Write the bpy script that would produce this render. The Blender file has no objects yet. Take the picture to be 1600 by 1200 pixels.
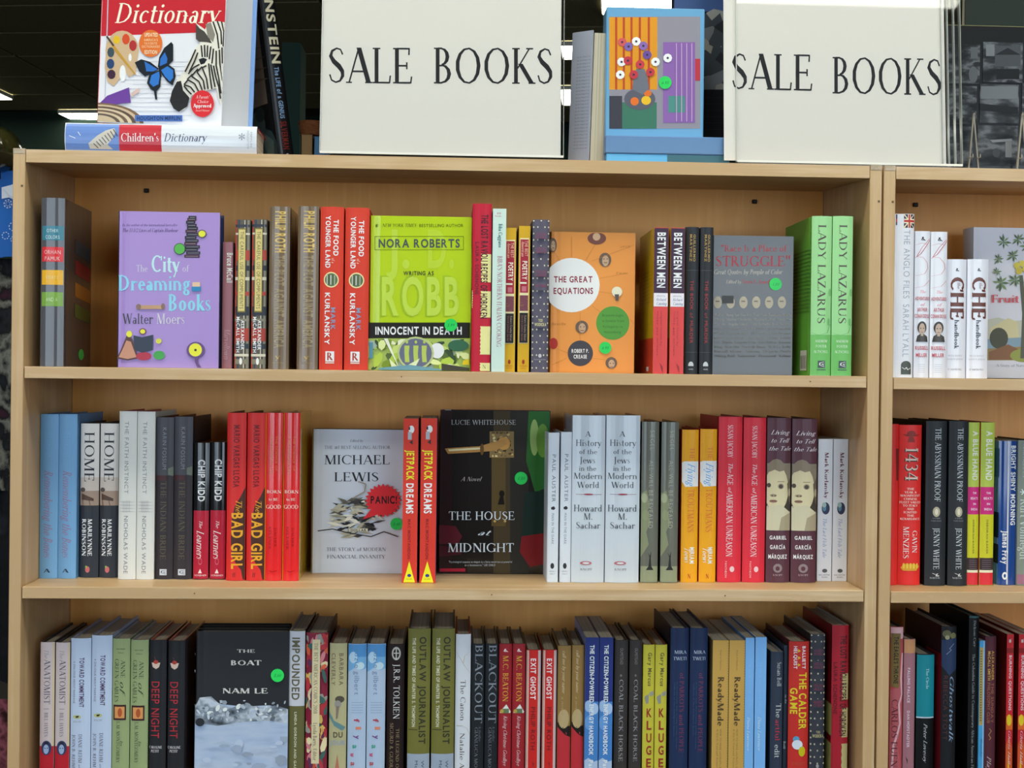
import bpy, bmesh, math, random
from mathutils import Vector, Matrix
from mathutils.geometry import tessellate_polygon
SC = bpy.context.scene
COL = SC.collection
# ------------------------------------------------------------------ camera
CX, CD, CZ, YAW, PIT, ROL, FPX = 0.62578, 1.94783, -0.00817, 0.04572, -0.00486, 0.01179, 2050.0
CPOS = Vector((CX, -CD, CZ))
_h = Vector((math.sin(YAW), math.cos(YAW), 0)); _r = Vector((math.cos(YAW), -math.sin(YAW), 0)); _z = Vector((0, 0, 1))
FW = _h*math.cos(PIT) + _z*math.sin(PIT)
_dn = -(-_h*math.sin(PIT) + _z*math.cos(PIT))
RT = _r*math.cos(ROL) - _dn*math.sin(ROL)
DN = _r*math.sin(ROL) + _dn*math.cos(ROL)
cam = bpy.data.cameras.new('camera'); camo = bpy.data.objects.new('camera', cam); COL.objects.link(camo)
m = Matrix.Identity(4)
for i in range(3):
    m[i][0] = RT[i]; m[i][1] = -DN[i]; m[i][2] = -FW[i]; m[i][3] = CPOS[i]
camo.matrix_world = m
cam.sensor_width = 36; cam.lens = FPX*36/1600; cam.clip_start = 0.02; cam.clip_end = 100
SC.camera = camo
def ray(px, py): return FW + RT*((px-800)/FPX) + DN*((py-600)/FPX)
def un(px, py, Y=0.0):                      # photograph point -> point on the plane y = Y
    d = ray(px, py); t = (Y - CPOS.y)/d.y
    return CPOS + d*t
def unz(px, py, Z):
    d = ray(px, py); return CPOS + d*((Z-CPOS.z)/d.z)
# ------------------------------------------------------------------ view, world and light
SC.view_settings.view_transform = 'Standard'; SC.view_settings.look = 'None'
SC.view_settings.gamma = 1; SC.view_settings.use_curve_mapping = False
SC.view_settings.exposure = 0.0
SC.cycles.use_denoising = True
SC.cycles.max_bounces = 7; SC.cycles.transparent_max_bounces = 12
W = bpy.data.worlds.new('world'); SC.world = W; W.use_nodes = True
wn = W.node_tree.nodes; bg = wn['Background']
sky = wn.new('ShaderNodeTexSky'); sky.sky_type = 'HOSEK_WILKIE'; sky.turbidity = 4; sky.sun_direction = (0.5, -0.3, 0.8)
W.node_tree.links.new(sky.outputs[0], bg.inputs[0]); bg.inputs[1].default_value = 0.6
def area(name, loc, size, energy, color, rot):
    l = bpy.data.lights.new(name, 'AREA'); l.shape = 'RECTANGLE'; l.size, l.size_y = size; l.energy = energy; l.color = color
    o = bpy.data.objects.new(name, l); o.location = loc; o.rotation_euler = rot; COL.objects.link(o); return o
# daylight through the shop's front windows, behind the photographer
for i, x in enumerate((-3.2, -1.3, 2.4, 4.3)):
    area('window_daylight', (x, -4.85, 0.3), (1.7, 1.9), 48, (0.72, 0.86, 1.0), (math.radians(90), 0, 0))
LAMPW = 14.0     # strength of the ceiling panels
# ------------------------------------------------------------------ materials
def lin(c): return c/12.92 if c <= .04045 else ((c+.055)/1.055)**2.4
def hexl(h, g=1.0):
    h = h.lstrip('#')
    if len(h) == 3: h = h[0]*2+h[1]*2+h[2]*2
    return tuple(min(.88, lin(int(h[i:i+2], 16)/255)/g) for i in (0, 2, 4)) + (1,)
MC = {}
def mat(c, g=1.0, rough=.42, coat=0.0, emit=0):
    """c: '#rrggbb' or ('noise', c1, c2, scale, stretchx, stretchz) or ('plaid',..)"""
    k = (repr(c), g, rough, coat, emit)
    if k in MC: return MC[k]
    m = bpy.data.materials.new('paint'); m.use_nodes = True; N = m.node_tree.nodes; L = m.node_tree.links
    b = N['Principled BSDF']; b.inputs['Roughness'].default_value = rough
    b.inputs['Coat Weight'].default_value = coat; b.inputs['Coat Roughness'].default_value = .12
    b.inputs['Specular IOR Level'].default_value = .25
    if coat >= .5:     # glossy jackets ripple a little
        c0 = N.new('ShaderNodeTexCoord'); c1 = N.new('ShaderNodeMapping'); c1.inputs['Scale'].default_value = (14, 14, 4); c2 = N.new('ShaderNodeTexNoise'); c2.inputs['Scale'].default_value = 1
        c3 = N.new('ShaderNodeBump'); c3.inputs['Strength'].default_value = .6; c3.inputs['Distance'].default_value = .006
        L.new(c0.outputs['Object'], c1.inputs[0]); L.new(c1.outputs[0], c2.inputs['Vector']); L.new(c2.outputs[0], c3.inputs['Height']); L.new(c3.outputs[0], b.inputs['Coat Normal'])
    if isinstance(c, str):
        col = hexl(c, g); b.inputs['Base Color'].default_value = col
        if emit: b.inputs['Emission Color'].default_value = col; b.inputs['Emission Strength'].default_value = emit
        else:   # faint print grain so that no surface is perfectly flat
            tc = N.new('ShaderNodeTexCoord'); nz = N.new('ShaderNodeTexNoise'); nz.inputs['Scale'].default_value = 60
            bp = N.new('ShaderNodeBump'); bp.inputs['Strength'].default_value = .05; bp.inputs['Distance'].default_value = .002
            L.new(tc.outputs['Object'], nz.inputs['Vector']); L.new(nz.outputs[0], bp.inputs['Height']); L.new(bp.outputs[0], b.inputs['Normal'])
    else:
        kind, cols, scale, sx, sy, sz = c[0], c[1], c[2], c[3], c[4], c[5]
        tc = N.new('ShaderNodeTexCoord'); mp = N.new('ShaderNodeMapping'); L.new(tc.outputs['Object'], mp.inputs[0])
        mp.inputs['Scale'].default_value = (sx, sy, sz)
        if kind == 'noise':
            t = N.new('ShaderNodeTexNoise'); t.inputs['Scale'].default_value = scale; t.inputs['Detail'].default_value = 5; out = t.outputs[0]
        elif kind == 'swirl':
            t = N.new('ShaderNodeTexNoise'); t.inputs['Scale'].default_value = scale; t.inputs['Detail'].default_value = 2; t.inputs['Distortion'].default_value = 3.5; out = t.outputs[0]
        elif kind == 'voro':
            t = N.new('ShaderNodeTexVoronoi'); t.inputs['Scale'].default_value = scale; t.feature = 'F1'
            s = N.new('ShaderNodeSeparateColor'); L.new(t.outputs['Color'], s.inputs[0]); out = s.outputs[0]
        elif kind == 'grad':
            t = N.new('ShaderNodeSeparateXYZ'); L.new(mp.outputs[0], t.inputs[0]); out = t.outputs[2]
        if kind != 'grad': L.new(mp.outputs[0], t.inputs['Vector'])
        r = N.new('ShaderNodeValToRGB'); L.new(out, r.inputs[0]); L.new(r.outputs[0], b.inputs['Base Color'])
        e = r.color_ramp.elements
        lo, hi = (0., 1.) if kind in ('voro', 'grad') else (.3, .7)
        while len(e) < len(cols): e.new(.5)
        for i, h in enumerate(cols):
            e[i].position = lo + (hi-lo)*i/max(1, len(cols)-1); 
        for i, h in enumerate(cols): e[i].color = hexl(h, g)
        if kind == 'voro': r.color_ramp.interpolation = 'CONSTANT'
    MC[k] = m; return m
def wood(name, c1, c2, axis, rough=.42):
    m = bpy.data.materials.new(name); m.use_nodes = True; N = m.node_tree.nodes; L = m.node_tree.links; b = N['Principled BSDF']
    tc = N.new('ShaderNodeTexCoord'); mp = N.new('ShaderNodeMapping'); L.new(tc.outputs['Object'], mp.inputs[0])
    s = [38, 38, 38]; s[axis] = 1.6; mp.inputs['Scale'].default_value = s
    n1 = N.new('ShaderNodeTexNoise'); n1.inputs['Scale'].default_value = 1.0; n1.inputs['Detail'].default_value = 6; n1.inputs['Distortion'].default_value = .8
    L.new(mp.outputs[0], n1.inputs['Vector'])
    mp2 = N.new('ShaderNodeMapping'); L.new(tc.outputs['Object'], mp2.inputs[0]); s2 = [220, 220, 220]; s2[axis] = 9; mp2.inputs['Scale'].default_value = s2
    n2 = N.new('ShaderNodeTexNoise'); n2.inputs['Scale'].default_value = 1.0; n2.inputs['Detail'].default_value = 3; L.new(mp2.outputs[0], n2.inputs['Vector'])
    n3 = N.new('ShaderNodeTexNoise'); n3.inputs['Scale'].default_value = 4.0; n3.inputs['Distortion'].default_value = 2; L.new(tc.outputs['Object'], n3.inputs['Vector'])
    a = N.new('ShaderNodeMath'); a.operation = 'MULTIPLY_ADD'; a.inputs[1].default_value = .45; L.new(n2.outputs[0], a.inputs[0]); L.new(n1.outputs[0], a.inputs[2])
    a2 = N.new('ShaderNodeMath'); a2.operation = 'MULTIPLY_ADD'; a2.inputs[1].default_value = .5; L.new(n3.outputs[0], a2.inputs[0]); L.new(a.outputs[0], a2.inputs[2])
    r = N.new('ShaderNodeValToRGB'); r.color_ramp.elements[0].position = .7; r.color_ramp.elements[1].position = 1.25
    r.color_ramp.elements[0].color = hexl(c1); r.color_ramp.elements[1].color = hexl(c2)
    L.new(a2.outputs[0], r.inputs[0]); L.new(r.outputs[0], b.inputs['Base Color']); b.inputs['Roughness'].default_value = rough
    b.inputs['Specular IOR Level'].default_value = .3
    bp = N.new('ShaderNodeBump'); bp.inputs['Strength'].default_value = .15; bp.inputs['Distance'].default_value = .0008
    L.new(n2.outputs[0], bp.inputs['Height']); L.new(bp.outputs[0], b.inputs['Normal'])
    return m
WX = wood('birch_lengthways', '#dcc09a', '#cba87c', 0); WZ = wood('birch_upright', '#d9bb92', '#c8a578', 2)
WB = wood('birch_back', '#ecab60', '#e3a155', 2); WEND = wood('birch_end', '#c8b49a', '#ab9880', 1)
def clear(name, tint=(1, 1, 1), ior=1.49, rough=.02, base=.0):
    m = bpy.data.materials.new(name); m.use_nodes = True; N = m.node_tree.nodes; L = m.node_tree.links; N.clear()
    o = N.new('ShaderNodeOutputMaterial'); t = N.new('ShaderNodeBsdfTransparent'); t.inputs[0].default_value = (*tint, 1)
    g = N.new('ShaderNodeBsdfGlossy'); g.inputs['Roughness'].default_value = rough; f = N.new('ShaderNodeFresnel'); f.inputs[0].default_value = ior
    x = N.new('ShaderNodeMixShader'); L.new(t.outputs[0], x.inputs[1]); L.new(g.outputs[0], x.inputs[2]); gm = N.new('ShaderNodeNewGeometry'); k1 = N.new('ShaderNodeMath'); k1.operation = 'SUBTRACT'; k1.inputs[0].default_value = 1; L.new(gm.outputs['Backfacing'], k1.inputs[1]); k2 = N.new('ShaderNodeMath'); k2.operation = 'MULTIPLY'; L.new(f.outputs[0], k2.inputs[0]); L.new(k1.outputs[0], k2.inputs[1]); L.new(k2.outputs[0], x.inputs[0]); L.new(x.outputs[0], o.inputs[0])
    return m
ACRYL = clear('clear_acrylic')
# ------------------------------------------------------------------ object helpers
def link(name, me, mats, parent=None):
    o = bpy.data.objects.new(name, me); COL.objects.link(o)
    for mm in (mats if isinstance(mats, (list, tuple)) else [mats]): me.materials.append(mm)
    if parent: o.parent = parent
    return o
def mesh(name, vs, fs, mats, parent=None, mi=None):
    me = bpy.data.meshes.new(name); me.from_pydata([tuple(v) for v in vs], [], fs)
    if mi: me.polygons.foreach_set('material_index', mi)
    me.update(); return link(name, me, mats, parent)
def tag(o, label=None, cat=None, group=None, kind=None):
    if label: o['label'] = label
    if cat: o['category'] = cat
    if group: o['group'] = group
    if kind: o['kind'] = kind
    return o
def empty(name, loc, rz=0, rx=0, ry=0):
    o = bpy.data.objects.new(name, None); o.empty_display_size = .02; o.location = loc; o.rotation_euler = (rx, ry, rz); COL.objects.link(o); return o
def boxbm(bm, x0, x1, y0, y1, z0, z1, bev=0):
    t = bmesh.new(); bmesh.ops.create_cube(t, size=1)
    for v in t.verts: v.co = Vector(((x0+x1)/2+v.co.x*(x1-x0), (y0+y1)/2+v.co.y*(y1-y0), (z0+z1)/2+v.co.z*(z1-z0)))
    if bev: bmesh.ops.bevel(t, geom=t.edges[:], offset=bev, segments=1, affect='EDGES', profile=.5)
    me = bpy.data.meshes.new('t'); t.to_mesh(me); bm.from_mesh(me); bpy.data.meshes.remove(me); t.free()
def box(name, x0, x1, y0, y1, z0, z1, m, parent=None, bev=0, loc=None):
    bm = bmesh.new(); boxbm(bm, x0, x1, y0, y1, z0, z1, bev)
    me = bpy.data.meshes.new(name); bm.to_mesh(me); bm.free()
    return link(name, me, m, parent)
def bms(name, bm, m, parent=None):
    me = bpy.data.meshes.new(name); bm.to_mesh(me); bm.free(); return link(name, me, m, parent)
# ------------------------------------------------------------------ lettering
T_, t_ = .13, .05
def ell(cx, cy, rx, ry, a0, a1, n=None):
    T, t = T_, t_
    n = n or max(5, int(abs(a1-a0)/26)); out = []
    P = []
    for i in range(n+1):
        a = math.radians(a0+(a1-a0)*i/n); c, s = math.cos(a), math.sin(a)
        P.append(((cx+rx*c, cy+ry*s), (cx+max(.01, rx-T)*c, cy+max(.01, ry-t)*s)))
    for i in range(n): out.append([P[i][0], P[i+1][0], P[i+1][1], P[i][1]])
    return out
def path(pts, k=1.0, ox=0):
    L = []
    for i, (x, y, w) in enumerate(pts):
        a = pts[max(0, i-1)]; b = pts[min(len(pts)-1, i+1)]; dx, dy = b[0]-a[0], b[1]-a[1]; l = math.hypot(dx, dy) or 1
        nx, ny = -dy/l*w/2, dx/l*w/2; L.append((((x+nx)*k+ox, (y+ny)*k), ((x-nx)*k+ox, (y-ny)*k)))
    return [[L[i][0], L[i+1][0], L[i+1][1], L[i][1]] for i in range(len(L)-1)]
SP = [(.5, .8, .05), (.43, .94, .05), (.3, .975, .05), (.15, .9, .08), (.1, .76, .12), (.2, .61, .14), (.38, .47, .15), (.49, .33, .13), (.5, .2, .11), (.41, .06, .06), (.27, .02, .05), (.13, .08, .05), (.07, .24, .05)]
GL = {
'A': (.8, '/ .07 0 .4 1 t|/ .4 1 .73 0 T|- .2 .58 .33|_ .07 0 .1|_ .73 0 .12'),
'B': (.68, 'I .15 0 1|( .28 .75 .27 .25 -90 90|( .28 .27 .33 .27 -90 90|- .15 .3 .98|- .15 .3 .5|- .15 .3 .02'),
'C': (.86, '( .49 .5 .45 .51 48 312|/ .8 .7 .81 .96 t'),
'D': (.87, 'I .15 0 1|( .3 .5 .5 .5 -90 90|- .15 .32 .98|- .15 .32 .02'),
'E': (.68, 'I .15 0 1|- .15 .56 .98|- .15 .48 .5|- .15 .6 .02|/ .55 .8 .56 1 t|/ .48 .4 .48 .6 t|/ .61 0 .64 .2 t'),
'F': (.62, 'I .15 0 1|- .15 .56 .98|- .15 .48 .5|/ .55 .8 .56 1 t|/ .48 .4 .48 .6 t'),
'G': (.92, '( .49 .5 .45 .51 48 320|/ .8 .7 .81 .96 t|I .78 .05 .4'),
'H': (.86, 'I .15 0 1|I .7 0 1|- .15 .7 .5'), 'I': (.31, 'I .155 0 1'),
'J': (.4, 'i .22 0 1|_ .22 1 .14|( .05 .02 .235 .25 -90 0'),
'K': (.8, 'I .15 0 1|/ .2 .42 .62 1 t|/ .3 .56 .7 0 T|_ .62 1 .12|_ .7 0 .12'),
'L': (.64, 'I .15 0 1|- .15 .58 .02|/ .58 0 .61 .22 t'),
'M': (1.0, '/ .1 0 .14 1 t|/ .16 1 .48 0 T|/ .48 0 .8 1 t|I .83 0 1|_ .1 0 .1|_ .12 1 .1'),
'N': (.88, '/ .14 0 .14 1 t|/ .16 1 .74 0 T|/ .74 0 .74 1 t|_ .14 0 .1|_ .12 1 .1|_ .74 1 .1'),
'O': (.94, '( .47 .5 .43 .51 0 360'),
'P': (.63, 'I .15 0 1|( .28 .73 .3 .27 -90 90|- .15 .3 .98|- .15 .3 .48'),
'Q': (.94, '( .47 .5 .43 .51 0 360|/ .5 .08 .85 -.2 T'),
'R': (.76, 'I .15 0 1|( .28 .74 .29 .26 -90 90|- .15 .3 .98|- .15 .3 .5|/ .32 .5 .68 0 T|_ .7 0 .1'),
'S': (.6, 'S 1'), 'T': (.74, 'i .37 0 1|_ .37 0 .14|- .03 .71 .98|/ .05 .8 .04 1 t|/ .69 .8 .7 1 t'),
'U': (.86, 'i .17 .3 1|_ .17 1 .14|( .43 .32 .325 .34 180 360|/ .72 .3 .72 1 t|_ .72 1 .1'),
'V': (.78, '/ .07 1 .4 0 T|/ .4 0 .72 1 t|_ .07 1 .12|_ .72 1 .1'),
'W': (1.12, '/ .07 1 .34 0 T|/ .34 0 .56 1 t|/ .56 1 .82 0 T|/ .82 0 1.05 1 t|_ .07 1 .12|_ .56 1 .1|_ 1.05 1 .1'),
'X': (.78, '/ .1 1 .68 0 T|/ .1 0 .64 1 t|_ .1 1 .1|_ .68 0 .1|_ .1 0 .1|_ .66 1 .1'),
'Y': (.74, '/ .07 1 .37 .45 T|/ .37 .45 .66 1 t|i .37 0 .47|_ .37 0 .14|_ .07 1 .1|_ .66 1 .1'),
'Z': (.68, '- .05 .6 .98|- .05 .62 .02|/ .08 0 .55 1 T|/ .06 .82 .06 1 t|/ .63 0 .63 .18 t'),
'&': (.8, '( .32 .76 .17 .23 0 360|( .3 .27 .26 .28 60 360|/ .22 .62 .74 0 T'),
'a': (.54, '( .23 .18 .2 .2 0 360|i .41 0 .42|( .27 .4 .205 .22 0 150'), 'b': (.64, 'i .13 0 1|_ .08 1 .07|( .34 .31 .27 .32 0 360'),
'c': (.54, '( .31 .31 .27 .32 45 315'), 'd': (.64, '( .3 .31 .26 .32 0 360|i .5 0 1|_ .45 1 .08|_ .54 0 .08'),
'e': (.57, '( .31 .31 .27 .32 0 320|- .07 .56 .34'), 'f': (.38, 'i .18 0 .8|( .35 .78 .235 .22 50 180|- .04 .38 .6|_ .18 0 .13'),
'g': (.56, '( .28 .4 .23 .23 0 360|( .28 -.12 .25 .2 0 360|/ .2 .05 .16 .2 T|- .4 .56 .58'), 'h': (.68, 'I .14 0 1|( .35 .37 .245 .26 0 130|I .53 0 .38'),
'i': (.3, 'I .15 0 .62|. .15 .86 .08'), 'j': (.32, 'i .18 -.15 .62|. .18 .86 .08|( .02 -.12 .225 .2 -90 0'),
'k': (.6, 'I .14 0 1|/ .18 .26 .46 .6 t|/ .26 .36 .52 0 T|_ .46 .6 .1|_ .52 0 .1'), 'l': (.3, 'I .15 0 1'),
'm': (1.04, 'I .14 0 .62|( .34 .37 .245 .26 0 130|I .52 0 .38|( .71 .37 .245 .26 0 130|I .89 0 .38'),
'n': (.68, 'I .14 0 .62|( .35 .37 .245 .26 0 130|I .53 0 .38'), 'o': (.6, '( .3 .31 .27 .32 0 360'),
'p': (.64, 'I .13 -.3 .62|( .34 .31 .27 .32 0 360'), 'q': (.64, 'I .5 -.3 .62|( .3 .31 .26 .32 0 360'),
'r': (.48, 'I .14 0 .62|( .33 .36 .2 .26 50 150|. .44 .54 .07'), 's': (.42, 'S .64'),
't': (.4, 'i .17 .08 .85|- .03 .36 .6|( .3 .12 .2 .14 180 310'), 'u': (.68, 'i .14 .2 .62|_ .1 .62 .08|( .34 .22 .265 .24 180 360|I .53 0 .62'),
'v': (.56, '/ .06 .62 .28 0 T|/ .28 0 .5 .62 t|_ .06 .62 .09|_ .5 .62 .08'),
'w': (.84, '/ .06 .62 .25 0 T|/ .25 0 .42 .62 t|/ .42 .62 .6 0 T|/ .6 0 .78 .62 t|_ .06 .62 .09|_ .42 .62 .07|_ .78 .62 .08'),
'x': (.58, '/ .08 .62 .5 0 T|/ .06 0 .47 .62 t|_ .08 .62 .08|_ .5 0 .08|_ .06 0 .08|_ .48 .62 .08'),
'y': (.56, '/ .06 .62 .3 .02 T|/ .12 -.3 .5 .62 t|_ .06 .62 .09|_ .5 .62 .08|. .12 -.26 .07'),
'z': (.52, '- .05 .46 .6|- .05 .48 .02|/ .07 0 .43 .62 T'),
'.': (.28, '. .13 .06 .075'), ',': (.28, '. .13 .06 .075|/ .08 -.15 .15 .05 t'), "'": (.25, '/ .1 .75 .13 1 T'), '-': (.4, '- .05 .35 .33'),
'!': (.3, '/ .15 .28 .15 1 T|. .15 .06 .08'), ':': (.28, '. .13 .06 .075|. .13 .5 .075'), '|': (.3, '/ .15 -.1 .15 1.05 t'), '*': (.45, '. .22 .6 .18'),
'1': (.4, 'I .2 0 1|/ .06 .82 .18 .98 t'), '0': (.66, '( .32 .5 .28 .51 0 360'), '8': (.62, '( .3 .74 .22 .25 0 360|( .3 .26 .27 .28 0 360'),
'3': (.6, '( .27 .74 .25 .26 -90 140|( .27 .27 .28 .27 -140 90'), '4': (.66, 'I .45 0 1|/ .06 .3 .42 1 t|- .05 .6 .3'),
'2': (.62, '( .3 .72 .25 .28 -20 160|/ .06 0 .5 .62 t|- .05 .56 .05|- .05 .56 .09'),
}
GC = {}
def serif(ch, bold=0):
    global T_, t_
    T_, t_ = (.19, .085) if bold else (.13, .05)
    adv, spec = GL[ch]; out = []
    for s in spec.split('|'):
        a = s.split(); k = a[0]
        v = [T_ if q == 'T' else t_ if q == 't' else float(q) for q in a[1:]]
        if k in 'Ii':
            x, y0, y1 = v; out.append([(x-T_/2, y0), (x+T_/2, y0), (x+T_/2, y1), (x-T_/2, y1)])
            if k == 'I':
                for y, e in ((y0, 1), (y1, -1)): out.append([(x-.13, y), (x+.13, y), (x+.13, y+e*.04), (x-.13, y+e*.04)])
        elif k == '/':
            x0, y0, x1, y1, w = v; q = w*(1.12 if w == T_ else 1)/2*(1+.3*abs(x1-x0)); out.append([(x0-q, y0), (x0+q, y0), (x1+q, y1), (x1-q, y1)])
        elif k == '-': out.append([(v[0], v[2]-t_/2), (v[1], v[2]-t_/2), (v[1], v[2]+t_/2), (v[0], v[2]+t_/2)])
        elif k == '(': out += ell(*v)
        elif k == '_':
            e = .04 if v[1] < .01 else -.04; out.append([(v[0]-v[2], v[1]), (v[0]+v[2], v[1]), (v[0]+v[2], v[1]+e), (v[0]-v[2], v[1]+e)])
        elif k == '.': out.append([(v[0]+v[2]*math.cos(i*math.pi/4), v[1]+v[2]*math.sin(i*math.pi/4)) for i in range(8)])
        elif k == 'S': out += path([(a, b, w*(1.45 if bold else 1)) for a, b, w in SP], v[0])
    return adv, out
_tc = bpy.data.curves.new('glyphs', 'FONT'); _tc.resolution_u = 4; _to = bpy.data.objects.new('glyphs', _tc); COL.objects.link(_to)
def sans(ch, bold):
    _tc.body = ch; _tc.offset = .028 if bold else 0.0
    bpy.context.view_layer.update()
    dg = bpy.context.evaluated_depsgraph_get(); e = _to.evaluated_get(dg); me = e.to_mesh()
    V = [(v.co.x/.73, v.co.y/.73) for v in me.vertices]; P = [[V[i] for i in p.vertices] for p in me.polygons]
    e.to_mesh_clear()
    if not V: return .4, []
    x0 = min(v[0] for v in V); x1 = max(v[0] for v in V)
    return x1-x0+(.12 if bold else .14), [[(x-x0+.06, y) for x, y in p] for p in P]
_all = "ABCDEFGHIJKLMNOPQRSTUVWXYZabcdefghijklmnopqrstuvwxyz0123456789.,'!&-:|#$*%\u00c1\u00cd\u2122/+;?\""
for ch in _all:
    GC['b', ch] = sans(ch, False); GC['B', ch] = sans(ch, True)
    GC['s', ch] = serif(ch) if ch in GL else GC['b', ch]; GC['H', ch] = serif(ch, 1) if ch in GL else GC['B', ch]
_H = max(y for p in GC['b', 'H'][1] for x, y in p)
for k in list(GC):
    if k[0] in 'bB' or k[1] not in GL: GC[k] = (GC[k][0]/_H*.73/.73, [[(x/_H, y/_H) for x, y in p] for p in GC[k][1]])
bpy.data.objects.remove(_to)
def lay(text, font):
    """polys with cap height 1, origin at the left of the baseline, and the length of the line"""
    f = {'i': 's', 'c': 's', 'S': 'H'}.get(font, font); sh = {'i': .25, 'c': .4}.get(font, 0); x = 0; out = []
    sp = {'b': .08, 'B': .06}.get(f, .04)
    for ch in text:
        if ch == ' ': x += .38 if f in 'sH' else .52; continue
        a, P = GC.get((f, ch)) or GC['b', 'x']
        for p in P: out.append([(x+px+sh*py, py) for px, py in p])
        x += a+sp
    return out, max(x-sp, .01)
# ------------------------------------------------------------------ printed decoration on books
def T(s, x0, y0, x1, y1, col, font='b', d=None, name='title_lettering'):
    if y0 < 3: y0, x1 = x1, y0      # spine shorthand: T(text, u0, u1, y0, y1)
    return ('T', s, x0, y0, x1, y1, col, font, d, name)
def R(x0, y0, x1, y1, col, name='color_band'): return ('P', [(x0, y0), (x1, y0), (x1, y1), (x0, y1)], col, name)
def E(x0, y0, x1, y1, col, name='emblem', n=20):
    cx, cy, rx, ry = (x0+x1)/2, (y0+y1)/2, (x1-x0)/2, (y1-y0)/2
    return ('P', [(cx+rx*math.cos(2*math.pi*i/n), cy+ry*math.sin(2*math.pi*i/n)) for i in range(n)], col, name)
def P(pts, col, name='cover_print'): return ('P', [(pts[i], pts[i+1]) for i in range(0, len(pts), 2)] if not isinstance(pts[0], tuple) else pts, col, name)
def LN(x0, y0, x1, y1, w, col, name='rule', wy=None):    # a thin line
    dx, dy = x1-x0, y1-y0; l = math.hypot(dx, dy) or 1; nx, ny = -dy/l*w/2, dx/l*(wy or w)/2
    return ('P', [(x0+nx, y0+ny), (x1+nx, y1+ny), (x1-nx, y1-ny), (x0-nx, y0-ny)], col, name)
def FR(x0, y0, x1, y1, w, col, name='frame_line', h=None):
    h = h or w
    return [R(x0, y0, x1, y0+h, col, name), R(x0, y1-h, x1, y1, col, name), R(x0, y0, x0+w, y1, col, name), R(x1-w, y0, x1, y1, col, name)]
def PL(pts, w, col, name='cover_print', wy=None): return [LN(pts[i][0], pts[i][1], pts[i+1][0], pts[i+1][1], w, col, name, wy) for i in range(len(pts)-1)]
def STK(x, y, r=9, txt='4.99', ry=None): ry = ry or r; return [E(x-r, y-ry, x+r, y+ry, '#2fcf5c', 'price_sticker'), T(txt, x-r*.6, y-ry*.2, x+r*.5, y+ry*.25, '#1d7a44', 'c', 'h', 'sticker_writing')]
def S_(n, x0, y0, x1, y1, cols, a, b, seed=1, name='cover_print', ang=1):     # scattered print shapes
    rnd = random.Random(seed); out = []
    for i in range(n):
        x, y = rnd.uniform(x0, x1), rnd.uniform(y0, y1); r = rnd.uniform(a, b); k = rnd.uniform(.25, .7); t = rnd.uniform(0, 3.14) if ang else 0
        pt = []
        for q in range(7):
            f = 2*math.pi*q/7; u, v = r*math.cos(f)*rnd.uniform(.7, 1), r*k*math.sin(f)
            pt.append((min(x1, max(x0, x+u*math.cos(t)-v*math.sin(t))), min(y1, max(y0, y+u*math.sin(t)+v*math.cos(t)))))
        out.append(('P', pt, rnd.choice(cols), name))
    return out
def HEAD(x0, y0, x1, y1, skin='#d8c8b0', hair='#33302c', body='#33302c', name='portrait_print'):
    w, h = x1-x0, y1-y0; X = lambda a: x0+a*w; Yy = lambda b: y0+b*h
    return [E(X(.15), Yy(0), X(.85), Yy(.62), hair, name), P([X(.05), Yy(1), X(.15), Yy(.72), X(.4), Yy(.6), X(.6), Yy(.6), X(.9), Yy(.74), X(.97), Yy(1)], body, name),
            R(X(.4), Yy(.55), X(.6), Yy(.72), skin, name), E(X(.26), Yy(.1), X(.74), Yy(.66), skin, name), E(X(.34), Yy(.32), X(.44), Yy(.37), hair, name), E(X(.56), Yy(.32), X(.66), Yy(.37), hair, name), R(X(.42), Yy(.52), X(.58), Yy(.545), '#8a5f50', name)]
GAIN = 1.0
def clipu(poly, planes):
    out = [poly]
    for c in planes:
        nx = []
        for p in out:
            xs = [q[0] for q in p]
            if min(xs) >= c-1e-7 or max(xs) <= c+1e-7: nx.append(p); continue
            for sgn in (1, -1):
                r = []
                for i in range(len(p)):
                    a, b = p[i], p[(i+1) % len(p)]; da, db = (a[0]-c)*sgn, (b[0]-c)*sgn
                    if da >= 0: r.append(a)
                    if (da > 0 > db) or (da < 0 < db):
                        t = da/(da-db); r.append((a[0]+(b[0]-a[0])*t, a[1]+(b[1]-a[1])*t))
                if len(r) > 2: nx.append(r)
        out = nx
    return out
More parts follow.
